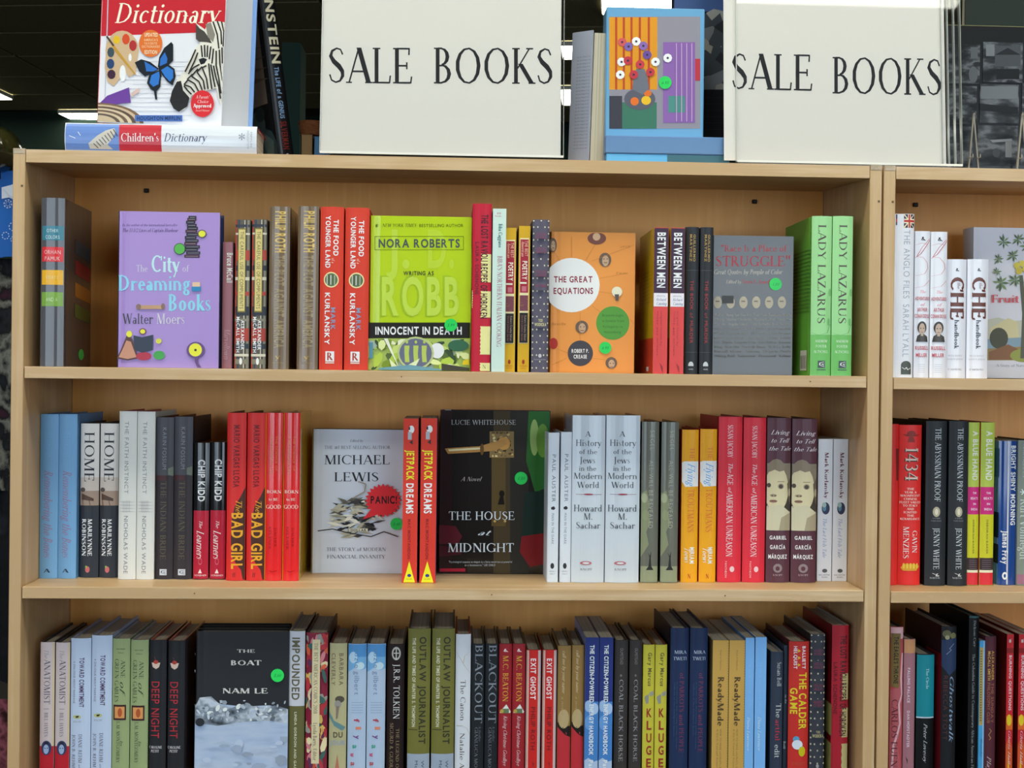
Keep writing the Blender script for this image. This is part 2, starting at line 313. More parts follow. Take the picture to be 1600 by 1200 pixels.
def decorate(root, items, M, place, planes=None, lim=None, rough=.4):
    """items in photograph/fraction coordinates -> M -> 2-D metres on the face -> place -> 3-D local"""
    groups = {}; cnt = {}
    for it in items:
        if it[0] == 'P': cnt[it[3], repr(it[2])] = cnt.get((it[3], repr(it[2])), 0)+1
    for n, it in enumerate(items):
        eps = .00022+.00004*n; polys = []
        if it[0] == 'T':
            _, s, x0, y0, x1, y1, col, font, d, name = it
            G, ln = lay(s, font)
            d = d or 'v'
            for p in G:
                q = []
                for a, c in p:
                    a /= ln
                    if d == 'v': q.append(M(x0+(x1-x0)*c, y0+(y1-y0)*a))
                    elif d == 'h': q.append(M(x0+(x1-x0)*a, y1+(y0-y1)*c))
                    else: q.append(M(x1-(x1-x0)*c, y1-(y1-y0)*a))
                polys.append(q)
        else:
            _, pts, col, name = it; q = [M(x, y) for x, y in pts]
            if len(q) > 4 or planes:
                for tr in tessellate_polygon([[Vector((a, b, 0)) for a, b in q]]): polys.append([q[i] for i in tr])
            else: polys.append(q)
        V, F, _c = groups.setdefault((name, repr(col)+(str(n) if it[0] == 'P' and cnt[it[3], repr(it[2])] <= 6 else '')), ([], [], col))
        k = 0
        for p in polys:
            if lim: p = [(min(lim[1], max(lim[0], a)), min(lim[3], max(lim[2], b))) for a, b in p]
            for c in (clipu(p, planes) if planes else [p]):
                i0 = len(V); k += 1; e2 = eps+(k % 5)*.000008
                V.extend(place(a, b, e2) for a, b in c); F.append(list(range(i0, i0+len(c))))
    for (name, _k), (V, F, col) in groups.items():
        if F:
            o = mesh(name, V, F, mat(col, GAIN, rough), root)
            if cnt.get((name, repr(col)), 0) > 6: o['kind'] = 'stuff'
RND = random.Random(7)
PAPER = ('noise', ['#cfc6b6', '#b3a999'], 1.0, 900, 2, 2)
PAPERZ = ('noise', ['#d8cfbe', '#bcb2a0'], 1.0, 2, 2, 900)
def book_parts(root, w, h, dep, kind, col, lcol, rcol, board, rough, coat, pale='#d8cfbe'):
    b = min(.0045, w*.13) if kind == 'h' else 0.0; n = 8 if kind == 'h' else 2; tk = .0026 if kind == 'h' else .0005
    if kind == 'h' and w < .018: tk = .002
    us = [-w/2+w*i/n for i in range(n+1)]
    ys = lambda u: b*(2*abs(u)/w)**2.4 if w else 0
    outer = [(-w/2, dep)]+[(u, ys(u)) for u in us]+[(w/2, dep)]
    if kind == 'h':     # a shallow hinge groove behind each edge of the spine
        outer = [(-w/2, dep), (-w/2, b+.014), (-w/2+.0007, b+.009), (-w/2, b+.004)]+[(u, ys(u)) for u in us]+[(w/2, b+.004), (w/2-.0007, b+.009), (w/2, b+.014), (w/2, dep)]
        inner = [(-w/2+tk, dep), (-w/2+tk, b+.014), (-w/2+tk, b+.009), (-w/2+tk, b+.0045)]+[(u*(w-2*tk)/w, ys(u)+tk*.8) for u in us]+[(w/2-tk, b+.0045), (w/2-tk, b+.009), (w/2-tk, b+.014), (w/2-tk, dep)]
    else: inner = [(-w/2+tk, dep)]+[(u*(w-2*tk)/w, ys(u)+tk) for u in us]+[(w/2-tk, dep)]
    m = len(outer); V = []; F = []; MI = []
    for ring in (outer, inner):
        for z in (0, h): V += [(x, y, z) for x, y in ring]
    nl = 4 if kind == 'h' else 1
    for i in range(m-1):
        F.append([i, i+1, m+i+1, m+i]); MI.append(1 if i < nl else 2 if i >= m-1-nl else 0)
        F.append([2*m+i+1, 2*m+i, 3*m+i, 3*m+i+1]); MI.append(3)
        F.append([m+i, m+i+1, 3*m+i+1, 3*m+i]); MI.append(3 if kind == 'h' else 0)
        F.append([i+1, i, 2*m+i, 2*m+i+1]); MI.append(3 if kind == 'h' else 0)
    for i in (0, m-1): F.append([i, m+i, 3*m+i, 2*m+i]); MI.append(3)
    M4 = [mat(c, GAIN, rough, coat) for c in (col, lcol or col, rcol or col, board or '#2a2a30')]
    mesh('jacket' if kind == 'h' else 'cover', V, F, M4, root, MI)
    g = .0035 if kind == 'h' else .0002; x = w/2-tk-.0002
    y0 = b+tk+.0005; V = []; F = []
    if kind == 'h':     # rounded back, hollow fore-edge
        top = [(x*s, y0+.0015-(.0015 if abs(s) < .6 else 0)) for s in (-1, -.5, .5, 1)]+[(x, dep-.005), (x*.5, dep-.0075), (-x*.5, dep-.0075), (-x, dep-.005)]
    else: top = [(-x, y0), (x, y0), (x, dep-.0006), (-x, dep-.0006)]
    k = len(top)
    for z in (g, h-g): V += [(a, c, z) for a, c in top]
    F = [[i, (i+1) % k, k+(i+1) % k, k+i] for i in range(k)]+[list(range(k, 2*k)), list(range(k-1, -1, -1))]
    mesh('page_block', V, F, mat(PAPER, 1, .8), root)
    return b, us, ys
ZS = {1: .0004, 2: -.32243+.0004, 3: -.645+.0004}
ROWN = {1: 'top shelf', 2: 'middle shelf', 3: 'bottom shelf'}
MID = {1: 455, 2: 780, 3: 1100}
CUR = {'row': 1, 'case': 'left bookcase'}
GAINS = {1: .93, 2: .9, 3: .79}  # gain per shelf; the lowest shelf's print colours keep some of its shade
def start(row, case='left bookcase'):
    global GAIN
    CUR['row'], CUR['case'] = row, case; GAIN = GAINS[row]
def copy_tree(o, parent=None):
    c = o.copy(); COL.objects.link(c); c.parent = parent
    for ch in [k for k in o.children]: copy_tree(ch, c)
    return c
def spine(label, x0, x1, yt, items=(), col='#888', kind='h', Y=.008, dep=.152, lcol=None, rcol=None, board=None, copies=(), rz=0, left=(), right=(), rough=.4, coat=.0, dz=0):
    """a book that stands with its spine to the front; x0,x1 measured at the middle of its row"""
    row = CUR['row']; my = MID[row]
    zb = ZS[row] + (-.0015 if CUR['case'] != 'left bookcase' else 0); a, c = un(x0, my, Y), un(x1, my, Y); w = (c.x-a.x)-.0006
    xm = (x0+x1)/2; h = un(xm, yt, Y).z-zb
    root = empty('hardcover_book' if kind == 'h' else 'paperback_book', ((a.x+c.x)/2, Y, zb), rz)
    b, us, ys = book_parts(root, w, h, dep, kind, col, lcol, rcol, board, rough, coat)
    z0, z1 = un(xm, 0, Y).z-zb, un(xm, 1200, Y).z-zb
    M = lambda x, y: ((x-.5)*w, z0+(z1-z0)*y/1200)
    def place(u, v, e):
        return (u, ys(u)-e, v)
    lim = (-w/2+.0002, w/2-.0002, .0008, h-.0008)
    decorate(root, items, M, place, us[1:-1] if kind == 'h' else None, lim, rough)
    Ms = lambda x, y: (x*dep, z0+(z1-z0)*y/1200); ls = (.001, dep-.001, .001, h-.001)
    if left: decorate(root, left, Ms, lambda u, v, e: (-w/2-e, u, v), None, ls, rough)
    if right: decorate(root, right, Ms, lambda u, v, e: (w/2+e, u, v), None, ls, rough)
    grp = 'books on the %s of the %s' % (ROWN[row], CUR['case'])
    tag(root, label if not copies else label+', left of the pair', 'book', grp)
    for cp in copies:
        cx0, cx1, cyt = cp[:3]; o = copy_tree(root); aa, cc = un(cx0, my, Y), un(cx1, my, Y)
        w2 = cc.x-aa.x-.0006; h2 = un((cx0+cx1)/2, cyt, Y).z-zb
        o.location = ((aa.x+cc.x)/2, Y, zb); o.scale = (w2/w, 1, h2/h); tag(o, cp[3] if len(cp) > 3 else label+', right of the pair')
    return root
def face(label, x0, x1, yt, items=(), col='#888', kind='h', Y=.04, th=.028, board=None, spinecol=None, rough=.35, coat=.0, lean=0, copies=0, wide=None, zb=None):
    """a book that stands with its front cover to the viewer"""
    row = CUR['row']; my = MID[row]
    zb = ZS[row] if zb is None else zb
    a, c = un(x0, my, Y), un(x1, my, Y); W_ = (wide or c.x-a.x)
    h = un((x0+x1)/2, yt, Y).z-zb
    root = empty('hardcover_book' if kind == 'h' else 'paperback_book', (a.x, Y+th/2, zb), -math.pi/2)
    b, us, ys = book_parts(root, th, h, W_, kind, spinecol or col, col, col, board, rough, coat)
    def M(x, y):
        p = un(x, y, Y); return (p.x-a.x, p.z-zb)
    decorate(root, items, M, lambda u, v, e: (th/2+e, u, v), None, (.0008, W_-.0008, .0008, h-.0008), rough)
    tag(root, label, 'book', 'books on the %s of the %s' % (ROWN[row], CUR['case']))
    return root
# ------------------------------------------------------------------ the setting
FL, CE, YB, YF, XL, XR = -1.5, 2.2, 9.4, -5.0, -5.2, 6.6
def struct(o): o['kind'] = 'structure'; return o
DKC = mat('#3a3528', 1, .9); GRN = mat('#14251f', 1, .9); CRM = mat('#55504a', 1, .9)
struct(box('floor', XL-.2, XR+.2, YF-.2, YB+.2, FL-.1, FL, mat(('noise', ['#38332d', '#2c2824'], 3, 1, 1, 1), 1, .7)))
struct(box('ceiling', XL-.2, XR+.2, YF-.2, YB+.2, CE+.02, CE+.12, DKC))
struct(box('wall_back', XL-.2, XR+.2, YB, YB+.15, FL, CE+.02, GRN))
struct(box('wall_left', XL-.2, XL, YF, YB, FL, CE+.02, CRM)); struct(box('wall_right', XR, XR+.2, YF, YB, FL, CE+.02, CRM))
# front wall: piers, sill and head around four shop windows
bm = bmesh.new(); boxbm(bm, XL, XR, YF-.15, YF, FL, -.70); boxbm(bm, XL, XR, YF-.15, YF, 1.30, CE+.02)
boxbm(bm, XL, -4.1, YF-.15, YF, -.70, 1.30); boxbm(bm, 5.2, XR, YF-.15, YF, -.70, 1.30)
for x, hw in ((-2.25, .05), (.55, .95), (3.35, .05)): boxbm(bm, x-hw, x+hw, YF-.15, YF, -.70, 1.30)  # wide middle pier is unseen, sized to keep window reflections off a dark cover
struct(bms('wall_front', bm, CRM))
GLS = clear('window_glass', (.95, .97, .96))
for i, x in enumerate((-3.2, -1.3, 2.4, 4.3)):
    wd = struct(empty('window_%d' % (i+1), (x, YF, 0)))
    bm = bmesh.new()
    for (p, q, r, s) in ((-.9, .9, -.70, -.65), (-.9, .9, 1.25, 1.30), (-.9, -.85, -.65, 1.25), (.85, .9, -.65, 1.25), (-.02, .02, -.65, 1.25)): boxbm(bm, p, q, -.1, -.04, r, s)
    bms('window_frame', bm, mat('#20201f'), wd); box('pane', -.85, .85, -.072, -.066, -.65, 1.25, GLS, wd)
# suspended ceiling: dark tiles and lit panels on a grid turned a little against the shelves
TA = math.radians(-7.4); TR = Matrix.Rotation(TA, 4, 'Z'); TILE = 1.2
tm = bpy.data.meshes.new('ceiling_tile'); bm = bmesh.new(); boxbm(bm, .012, 1.208, .012, .598, -.014, .015, .004); bm.to_mesh(tm); bm.free()
tm.materials.append(mat(('noise', ['#948a68', '#847a58'], 60, 1, 1, 1), 1, .95)); cl = bpy.data.objects['ceiling']
lamps = []
def grid_ij(p):
    q = TR.inverted() @ Vector((p.x, p.y, 0)); return q
offx, offy = .3, .25
LAMPM = mat('#fff6e0', 1, .5, 0, LAMPW)
def lampbox(loc, rz, lab, sx=1.2, sy=.6):
    r = empty('ceiling_light', loc, rz); tag(r, lab, 'ceiling light', 'ceiling lights')
    bm = bmesh.new()
    for a in ((0, sx, 0, .008), (0, sx, sy-.008, sy), (0, .008, .008, sy-.008), (sx-.008, sx, .008, sy-.008)): boxbm(bm, a[0], a[1], a[2], a[3], -.02, .01)
    bms('frame', bm, mat('#c8c8c0'), r); box('diffuser', .008, sx-.008, .008, sy-.008, -.0235, -.012, LAMPM, r); return r
def rotv(x, y): return TR @ Vector((x, y, 0))
for p, dx, dy, sx, sy, lb in ((unz(90, 168, CE), 0, 0, 1.2, .6, 'bright ceiling panel seen left of the standing dictionary'), (unz(21, 146, CE), -1.2, -.6, 1.2, .6, 'bright ceiling panel cut by the left edge of the picture'), (unz(940, 10, CE), 0, -.6, .54, .6, 'bright ceiling panel right above the light blue picture box'), (unz(875, 60, CE), 0, 0, .9, .36, 'upper sliver of ceiling light between left sale sign and grey book'), (unz(873, 130, CE), 0, 0, .9, .56, 'lower sliver of ceiling light between left sale sign and grey book')):
    q = p+rotv(dx, dy); lampbox((q.x, q.y, CE-.028), TA, lb, sx, sy)
nt = 0
for i in range(-8, 8):
    for j in range(-2, 18):
        x, y = offx+i*1.22, offy+j*.61; p = TR @ Vector((x+.6, y+.3, 0))
        if not (XL+.8 < p.x < XR-.8 and 4.6 < p.y < YB-.4): continue
        q = TR @ Vector((x, y, CE-.004))
        if 1:
            o = bpy.data.objects.new('ceiling_tile', tm); COL.objects.link(o); o.parent = cl; o.location = (q.x, q.y, CE); o.rotation_euler = (0, 0, TA); nt += 1
# lamps over the aisle where the photographer stands
for k, (x, y) in enumerate(((-1.6, -1.2), (.1, -1.2), (1.8, -1.2), (-.8, -3.4), (1.6, -3.4))):
    lampbox((x, y, CE), 0, ['aisle ceiling light before the left end of the bookcase', 'aisle ceiling light before the middle of the bookcase', 'aisle ceiling light before the right bookcase', 'left aisle ceiling light near the shop windows', 'right aisle ceiling light near the shop windows'][k])
struct(box('trim_1', XL, XR, YB-.03, YB, .95, 1.05, mat('#16241e')))
# bookcases
DEP = .248
def bookcase(x0, x1, dzz, lab, last=False):
    r = empty('bookcase', (x0, 0, 0)); W_ = x1-x0; zt = .3169+dzz; tag(r, lab, 'bookcase', 'birch bookcases')
    t = .01826
    for k, (a, c) in enumerate(((-t, 0), (W_, W_+.0188))):
        p = box('side_panel', a+.0003, c-.0003, 0, DEP+.004, FL, zt+.0002, WZ, r, .0008)
        box('panel_end_cap', a+.0004, c-.0004, -.0006, DEP, zt-.0065, zt+.0012, WEND, p, .0003)
        box('screw', (a+c)/2+.003, (a+c)/2+.006, -.0008, .002, zt-.055, zt-.052, mat('#6b5030'), p)
    # top board: its underside rises towards the back
    V = [(.0006, .0005, zt-.0188), (W_-.0006, .0005, zt-.0188), (W_-.0006, .0005, zt), (.0006, .0005, zt), (.0006, DEP, zt-.004), (W_-.0006, DEP, zt-.004), (W_-.0006, DEP, zt+.0), (.0006, DEP, zt)]
    mesh('top_board', V, [[0, 1, 2, 3], [5, 4, 7, 6], [1, 0, 4, 5], [3, 2, 6, 7], [0, 3, 7, 4], [2, 1, 5, 6]], WX, r)
    box('back_panel', .0005, W_-.0005, DEP, DEP+.006, FL, zt-.004, WB, r)
    for px in (.118, W_-.118) : box('screw', px-.004, px+.004, DEP-.005, DEP, zt-.027, zt-.020, mat('#14100c'), r, .001)
    for z in (0, -.32243, -.645, -.97, -1.30):
        zz = z+(dzz and -.0015)
        s = box('shelf', .001, W_-.001, .0008, DEP, zz-.0174, zz, WX, r, .0007)
        for q in ((.2, .55, .83) if z else (.44, .93)):
            box('nail', q*W_, q*W_+.0018, -.0004, .001, zz-.0095, zz-.008, mat('#6a5238'), s)
    box('plinth', 0, W_, .02, .035, FL, -1.32, WX, r)
    return r
XM = .5*(1.26809+1.27144)
bookcase(0, 1.25, 0, 'pale birch bookcase filling most of the picture, with sale signs on top')
bookcase(1.27144+.01826, 1.27144+.01826+1.25, -.0004, 'second birch bookcase cut by the right edge, white books on top shelf')
# ================================================================== top shelf, left bookcase
start(1)
Wh = '#f2f2f4'; Bk = '#202024'
tags = lambda x0, x1, dy=0: [R(x0, 352+dy, x1, 374.5+dy, '#3f7f92', 'title_label'), R(x0, 385+dy, x1, 408+dy, '#d8343a', 'author_label'), R(x0, 421+dy, x1, 444+dy, '#e8ae2c', 'title_label'), R(x0, 455.5+dy, x1, 477.5+dy, '#7da648', 'title_label')]
tx = lambda x0, x1, d='h': [T('OTHER', x0+.2, 357, x1-.2, 362, '#c8dce0', 'b', d), T('COLORS', x0+.15, 367, x1-.15, 372, '#c8dce0', 'b', d), T('ORHAN', x0+.1, 390, x1-.1, 396, '#f2c0c0', 'b', d), T('PAMUK', x0+.12, 400, x1-.12, 406, '#f2c0c0', 'b', d), T('ESSAYS', x0+.2, 430, x1-.2, 435, '#f4dc98', 'b', d), T('AND A', x0+.2, 464, x1-.2, 470, '#c4dca0', 'b', d)]
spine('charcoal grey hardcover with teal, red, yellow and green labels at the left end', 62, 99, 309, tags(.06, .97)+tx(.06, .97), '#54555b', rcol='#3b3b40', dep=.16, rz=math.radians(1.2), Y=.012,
      right=[('P', [(x, y+8+14*x) for x, y in it[1]], c, it[3]) for it, c in zip(tags(.4, .97), ('#2c4c5a', '#9c3034', '#b8742a', '#55692f'))]+[E(.55, 542, .75, 560, '#2fcf5c', 'price_sticker')], rough=.22, coat=.5)  # side labels repeat the spine's in darker colours, painting in the side's shade
moers = [T('By the author of the international bestseller', 191, 349.5, 277, 353.5, '#5e4a88', 'i', 'h', 'author_lettering'), T('The 13 1/2 Lives of Captain Bluebear', 191, 357, 278, 362.5, '#443068', 'i', 'h', 'author_lettering'),
  T('The', 213, 414, 230.5, 424.5, '#cfcadd', 's', 'h'), T('City', 236, 399, 281, 425, '#bfe4f4', 'S', 'h'), T('of', 285, 414, 295, 424.5, '#cfcadd', 's', 'h'),
  T('Dreaming', 185, 430, 297, 454, '#8fd0ec', 'S', 'h'), T('Books', 263, 460, 330, 485.5, '#8fd4f0', 'S', 'h'), T('Walter', 192, 490, 239, 506, '#43434e', 's', 'h', 'author_lettering'), T('Moers', 245, 490, 289, 506, '#d4d0da', 's', 'h', 'author_lettering')]
for k, (dx, y, w) in enumerate(((0, 401, 24), (2, 396, 22), (-1, 391, 21), (1, 386.5, 23), (-2, 381.5, 20), (0, 377, 21), (-2, 372, 18), (1, 367, 19), (-1, 362, 18), (1, 357.5, 17), (0, 353, 15), (-2, 348, 14), (0, 343.5, 14), (1, 340.5, 12))):
    moers += [R(300+dx-w/2, y-3, 300+dx+w/2, y+1.6, '#26242c' if k % 4 else '#472430', 'stacked_books_print'), LN(300+dx-w/2+2, y-.6, 300+dx+w/2-2, y-.6, .8, '#8d8a98', 'stacked_books_print')]
moers += [E(272, 380, 290, 398, '#2c3a20', 'motif_print'), E(273, 381, 289, 397, '#58b34c', 'motif_print'), E(309, 359, 323, 372, '#5a4a58', 'motif_print'), E(310.5, 360.5, 321.5, 370.5, '#e2e03c', 'motif_print'),
  LN(217, 480, 256, 480, 6, '#c09872', 'bone_motif'), E(213, 475, 221, 484, '#8c6e60', 'bone_motif'), E(252, 474, 258, 484, '#8c6e60', 'bone_motif'),
  R(300, 448, 314, 455, '#2c86b8', 'open_book_motif'), R(301, 441, 313, 448, '#e0c0a0', 'open_book_motif'),
  P([183, 560, 190, 545, 196, 530, 200, 520, 207, 530, 213, 548, 216, 560, 200, 563], '#5a3c38', 'motif_print'), P([186, 558, 192, 546, 198, 532, 205, 534, 210, 548, 214, 558, 200, 561], '#c98f74', 'motif_print'),
  E(213, 550, 237, 563, '#b23448', 'motif_print'), P([209, 524, 223, 527, 240, 523, 239, 547, 223, 551, 211, 547], '#333c4e', 'open_book_motif'), E(240, 548, 258, 562, '#46a44e', 'motif_print'),
  E(198, 517, 207, 527, '#e6e040', 'motif_print'), E(218, 513, 229, 523, '#7a3c4a', 'motif_print'), E(219.5, 514.5, 227.5, 521.5, '#e6e040', 'motif_print'), E(244, 529, 253, 537, '#d8d648', 'motif_print'),
  E(292, 534, 320.5, 560, '#6a4c84', 'motif_print'), E(295.5, 536.5, 316, 557, '#e8e43c', 'motif_print'), E(304, 545, 308, 549, '#2a2830', 'motif_print'), P([304, 557, 308, 557, 311, 569, 315, 577, 309, 577, 306, 568], '#6a4c84', 'motif_print')]
face('lilac hardcover facing out with blue title lettering and stack of black books print', 181, 342.5, 331, moers, '#a688ca', Y=.012, th=.036, spinecol='#3a3a6a', board='#2a2c58', coat=.15)
spine('thin dusty pink hardcover squeezed in behind the lilac face-out book', 347, 363.5, 378, [T('Bruce McCall', .45, 1.0, 394, 441, '#efe6da', 'B', name='author_lettering'), T('Marveltown', .2, .8, 512, 560, '#c79aa4', 'c')], '#a8727c', Y=.03, dep=.15)
def plaidspine(): 
    it = [R(0, 343, 1, 600, '#605a50', 'tartan_ground')]
    for u, w, c in ((0, .09, '#c84a3c'), (.2, .12, '#3e4450'), (.62, .05, '#e0dac4'), (.74, .03, '#30323a'), (.82, .13, '#8c8676')): it.append(R(u, 343, u+w, 600, c, 'tartan_stripe'))
    for y, hh, c in ((350, 4, '#3c404c'), (363, 3, '#d8d0bc'), (390, 16, '#b4483c'), (414, 8, '#343842'), (432, 5, '#d8d0bc'), (455, 6, '#b4483c'), (478, 14, '#363a44'), (497, 4, '#8c8676'), (512, 20, '#ae4438'), (536, 8, '#3a3e48'), (552, 4, '#d8d0bc'), (560, 8, '#84806e')): it.append(R(.05 if hh > 7 else 0, y, .98, y+hh, c, 'tartan_stripe'))
    it += [R(.2, 356, .72, 487, '#8b7a3c', 'title_label'), R(.24, 358, .68, 485, '#d8c680', 'title_label'), T('THE CAREFUL USE OF COMPLIMENTS', .34, .58, 361, 482, '#5a5038', 'b'), T('ALEXANDER', .46, .68, 499, 546, Wh, 'B', name='author_lettering'), T('McCALL SMITH', .14, .36, 494, 550, Wh, 'B', name='author_lettering'), E(.36, 558, .56, 569, Wh, 'publisher_mark')]
    return it
spine('tartan patterned hardcover with a long gold title label', 366.5, 390, 343, plaidspine(), '#605a50', Y=.02, copies=[(392.5, 416.5, 342.5)])
roth = [T('PHILIP ROTH', .3, .78, 329, 394, '#d9b868', 'B', name='author_lettering'), T('THE PLOT AGAINST AMERICA', .3, .74, 398, 543, '#a08e6c', 'B'), T('y', .35, .6, 552, 560, '#c8a860', 's', 'h', 'publisher_mark'), T('HOUGHTON', .2, .75, 565, 567, '#a58c58', 'b', 'h', 'publisher_mark')]
spine('tall brown jacketed hardcover with gold author lettering', 419.5, 452, 322.5, roth, '#75624c', Y=.01, rcol='#4c3c2c', copies=[(464, 497.5, 322)], rough=.2, coat=.6, board='#1c1814', dep=.16)
kur = [T('THE FOOD', .58, .78, 342, 399, Wh, 'B'), T('of a', .5, .64, 402, 410, '#f0c8b0', 'i'), T('YOUNGER LAND', .24, .44, 336, 418, Wh, 'B'), E(.17, 424, .82, 448.5, '#ead9a0', 'round_photo'), E(.22, 426, .77, 446.5, '#5f7050', 'round_photo')]
kur += [R(.3+i*.08, 429, .34+i*.08, 444, c, 'round_photo') for i, c in enumerate(('#c8ccc4', '#46583c', '#d4d8d4', '#5a6e44', '#b0b8a8'))]
kur += [T('MARK', .5, .68, 479, 515, '#8e95b4', 'B', name='author_lettering'), T('KURLANSKY', .24, .44, 456, 538, Wh, 'B', name='author_lettering'), R(.28, 548, .66, 564, Wh, 'publisher_mark'), T('R', .34, 550, .6, 562, '#b03a30', 'S', 'h', 'publisher_mark'), R(.28, 565, .66, 567, '#f2d0c4', 'publisher_mark')]
spine('orange red hardcover with white lettering around a small round photo', 499, 536, 323, kur, '#d8412e', Y=.008, copies=[(538, 576, 324.5)], rough=.5)
rob = [T('#1', 586.5, 350, 590.5, 354.5, '#3a4a10', 'B', 'h', 'author_lettering'), T('NEW YORK TIMES', 597, 349.5, 650, 354.5, '#3a4a10', 'i', 'h', 'author_lettering'), T('BESTSELLING AUTHOR', 655, 350, 724, 354.8, '#3a4a10', 'b', 'h', 'author_lettering'),
  T('J.', 601, 361, 642, 417, '#bdd548', 'B', 'h', 'embossed_lettering'), T('D.', 667, 361, 711, 417, '#bbd33c', 'B', 'h', 'embossed_lettering')]+FR(585.5, 369, 724.5, 390.5, .7, '#5c6c10')+[
  T('NORA ROBERTS', 591, 374, 719, 386.5, '#4c5858', 'B', 'h', 'author_lettering'), T('WRITING AS', 630, 424, 678, 430, '#46522c', 'B', 'h', 'author_lettering'), T('ROBB', 592, 433, 716, 492, '#9fbc28', 'B', 'h', 'embossed_lettering'), T('ROBB', 595, 435, 719, 491, '#bed650', 'B', 'h', 'embossed_lettering'),
  R(572, 504, 736, 528.5, '#262420', 'title_band'), T('INNOCENT IN DEATH', 586, 511, 722, 522.5, Wh, 'B', 'h'), R(572, 529, 736, 583, '#a8bc60', 'cover_print')]
rob += S_(70, 574, 530, 733, 581, ['#c9d878', '#7d9434', '#e8eec8', '#5a6c3c', '#b4cc50', '#3e5238', '#dfe8a0', '#a6b8a8'], 4, 16, 4)
rob += [E(700, 531, 732, 549, '#3c6a50'), E(672, 536, 694, 560, '#e6e8f0'), E(621, 526, 678, 578, '#b9c488'), E(624, 529, 675, 575, '#6a6e86')]+[q for x in (636, 650, 663) for q in (E(x-2, 532, x+2, 537, '#b8c864'), P([x-4, 540, x+4, 540, x+3, 552, x+4, 566, x-3, 566, x-4, 552], '#b8c864'))]
rob += [P([608, 560, 626, 577, 656, 560, 650, 572, 630, 580, 612, 574], '#dfe6b8'), P([600, 529, 606, 529, 618, 560, 624, 576], '#eef2d8'), R(577, 535, 583, 560, '#5a90a0'), P([690, 568, 733, 575, 733, 582, 690, 582], '#46443a'), P([724, 563, 733, 561, 733, 570, 722, 570], '#e0c428'), P([592, 575, 640, 570, 690, 577, 690, 582, 592, 582], '#6a98a8')]+STK(704.5, 508, 10, '5.99')
face('lime green hardcover facing out with embossed author lettering and black title band', 574, 736, 338, rob, '#b5cf1e', Y=.02, th=.034, spinecol='#8f8a30', board='#57501c', rough=.28, coat=.35)
patch = lambda y0, y1, x0=.45: [P([(x0+(.04 if (i % 2) else 0), y0+(y1-y0)*i/14) for i in range(15)]+[(1.0, y1), (1.0, y0)], '#efe39c', 'ravioli_print')]
patchL = lambda y0, y1, x1=.12: [P([(x1-(.04 if (i % 2) else 0), y0+(y1-y0)*i/14) for i in range(15)]+[(0, y1), (0, y0)], '#efe39c', 'ravioli_print')]
def rav(dy=0):
    return patch(396+dy, 440+dy)+patch(454+dy, 495+dy)+patch(509+dy, 553+dy)+patch(566+dy, 600+dy)+patchL(453+dy, 480+dy, .06)+[T('THE LOST RAVIOLI RECIPES OF HOBOKEN', .46, .8, 334+dy, 497+dy, '#56202c', 'B'), T('LAURA SCHENONE', .16, .34, 377+dy, 460+dy, '#7a1a2c', 'B', name='author_lettering'), T('N', .6, 569+dy, .78, 575+dy, '#8a8458', 's', 'h', 'publisher_mark')]
def ravL(dy=0): return [R(.0, 560+dy, .9, 630+dy, '#e0cf80', 'ravioli_print'), R(.0, 470+dy, .9, 545+dy, '#e0cf80', 'ravioli_print'), R(.0, 385+dy, .9, 450+dy, '#e0cf80', 'ravioli_print')]
spine('tall crimson hardcover with cream ravioli shapes beside the lime green book', 737, 767.5, 318, rav(), '#c32038', Y=.004, dep=.165, left=ravL(), rough=.45)
spine('tall pale mint paperback with thin red lettering', 768.5, 790, 326, [T('BB', .3, 331, .62, 334, '#c86a7a', 's', 'h', 'publisher_mark'), T('Books', .16, 335.5, .68, 338, '#c86a7a', 's', 'h', 'publisher_mark'), T('Biba Caggiano', .44, .72, 349, 386, '#36787a', 'S', name='author_lettering'), T("BIBA'S NORTHERN ITALIAN COOKING", .38, .74, 399, 541, '#a8697c', 's')], '#cfe4da', kind='p', Y=.004, dep=.165, lcol='#9fc4b8')
poe = [R(.1, 374, .9, 536, '#e9dcae', 'label_border'), R(.14, 376, .86, 458, '#a8283a', 'title_label'), T('THE BEST', .54, .8, 378, 402, '#f0c8a8', 'b'), T('American', .24, .5, 378, 402, '#f0c8a8', 'c'), T('POETRY', .34, .74, 409, 438, '#f4ead8', 'B'), T('|', .3, .7, 441, 445, '#f4ead8', 'B'), R(.3, 448, .7, 456, '#c87080', 'title_label'), R(.14, 462, .86, 486, '#7c4450', 'small_print')]
poe += S_(14, .16, 462, .84, 486, ['#b89440', '#5c3a58', '#c87a50', '#2c2838'], .12, .3, 3, 'small_print')+[R(.14, 489, .86, 535, '#2a2426', 'small_label'), T('Robert Creeley Editor', .55, .72, 493, 532, '#b09a88', 'b', name='author_lettering'), T('David Lehman Series', .3, .46, 493, 532, '#a86860', 'b', name='author_lettering'), E(.4, 561, .62, 568, '#9a3420', 'publisher_mark'), T('SCRIBNER', .18, 570, .84, 572, '#a8541c', 'b', 'h', 'publisher_mark'), T('POETRY', .25, 573.5, .78, 575.5, '#a8541c', 'b', 'h', 'publisher_mark')]
spine('mustard yellow paperback with red, picture and black spine labels', 787.5, 806, 356, poe, '#d6a824', kind='p', Y=.02, lcol='#4a2a2a', copies=[(809.5, 828, 353)], dep=.14)
def dots(y0, y1, seed=0):
    return [E(u-.045, y-1.5, u+.045, y+1.5, '#dcd6b8', 'polka_dots', 6) for k, y in enumerate(range(y0, y1, 10)) for u in ((.06, .94, .3, .72) if k % 2 else (.06, .94, .5))]
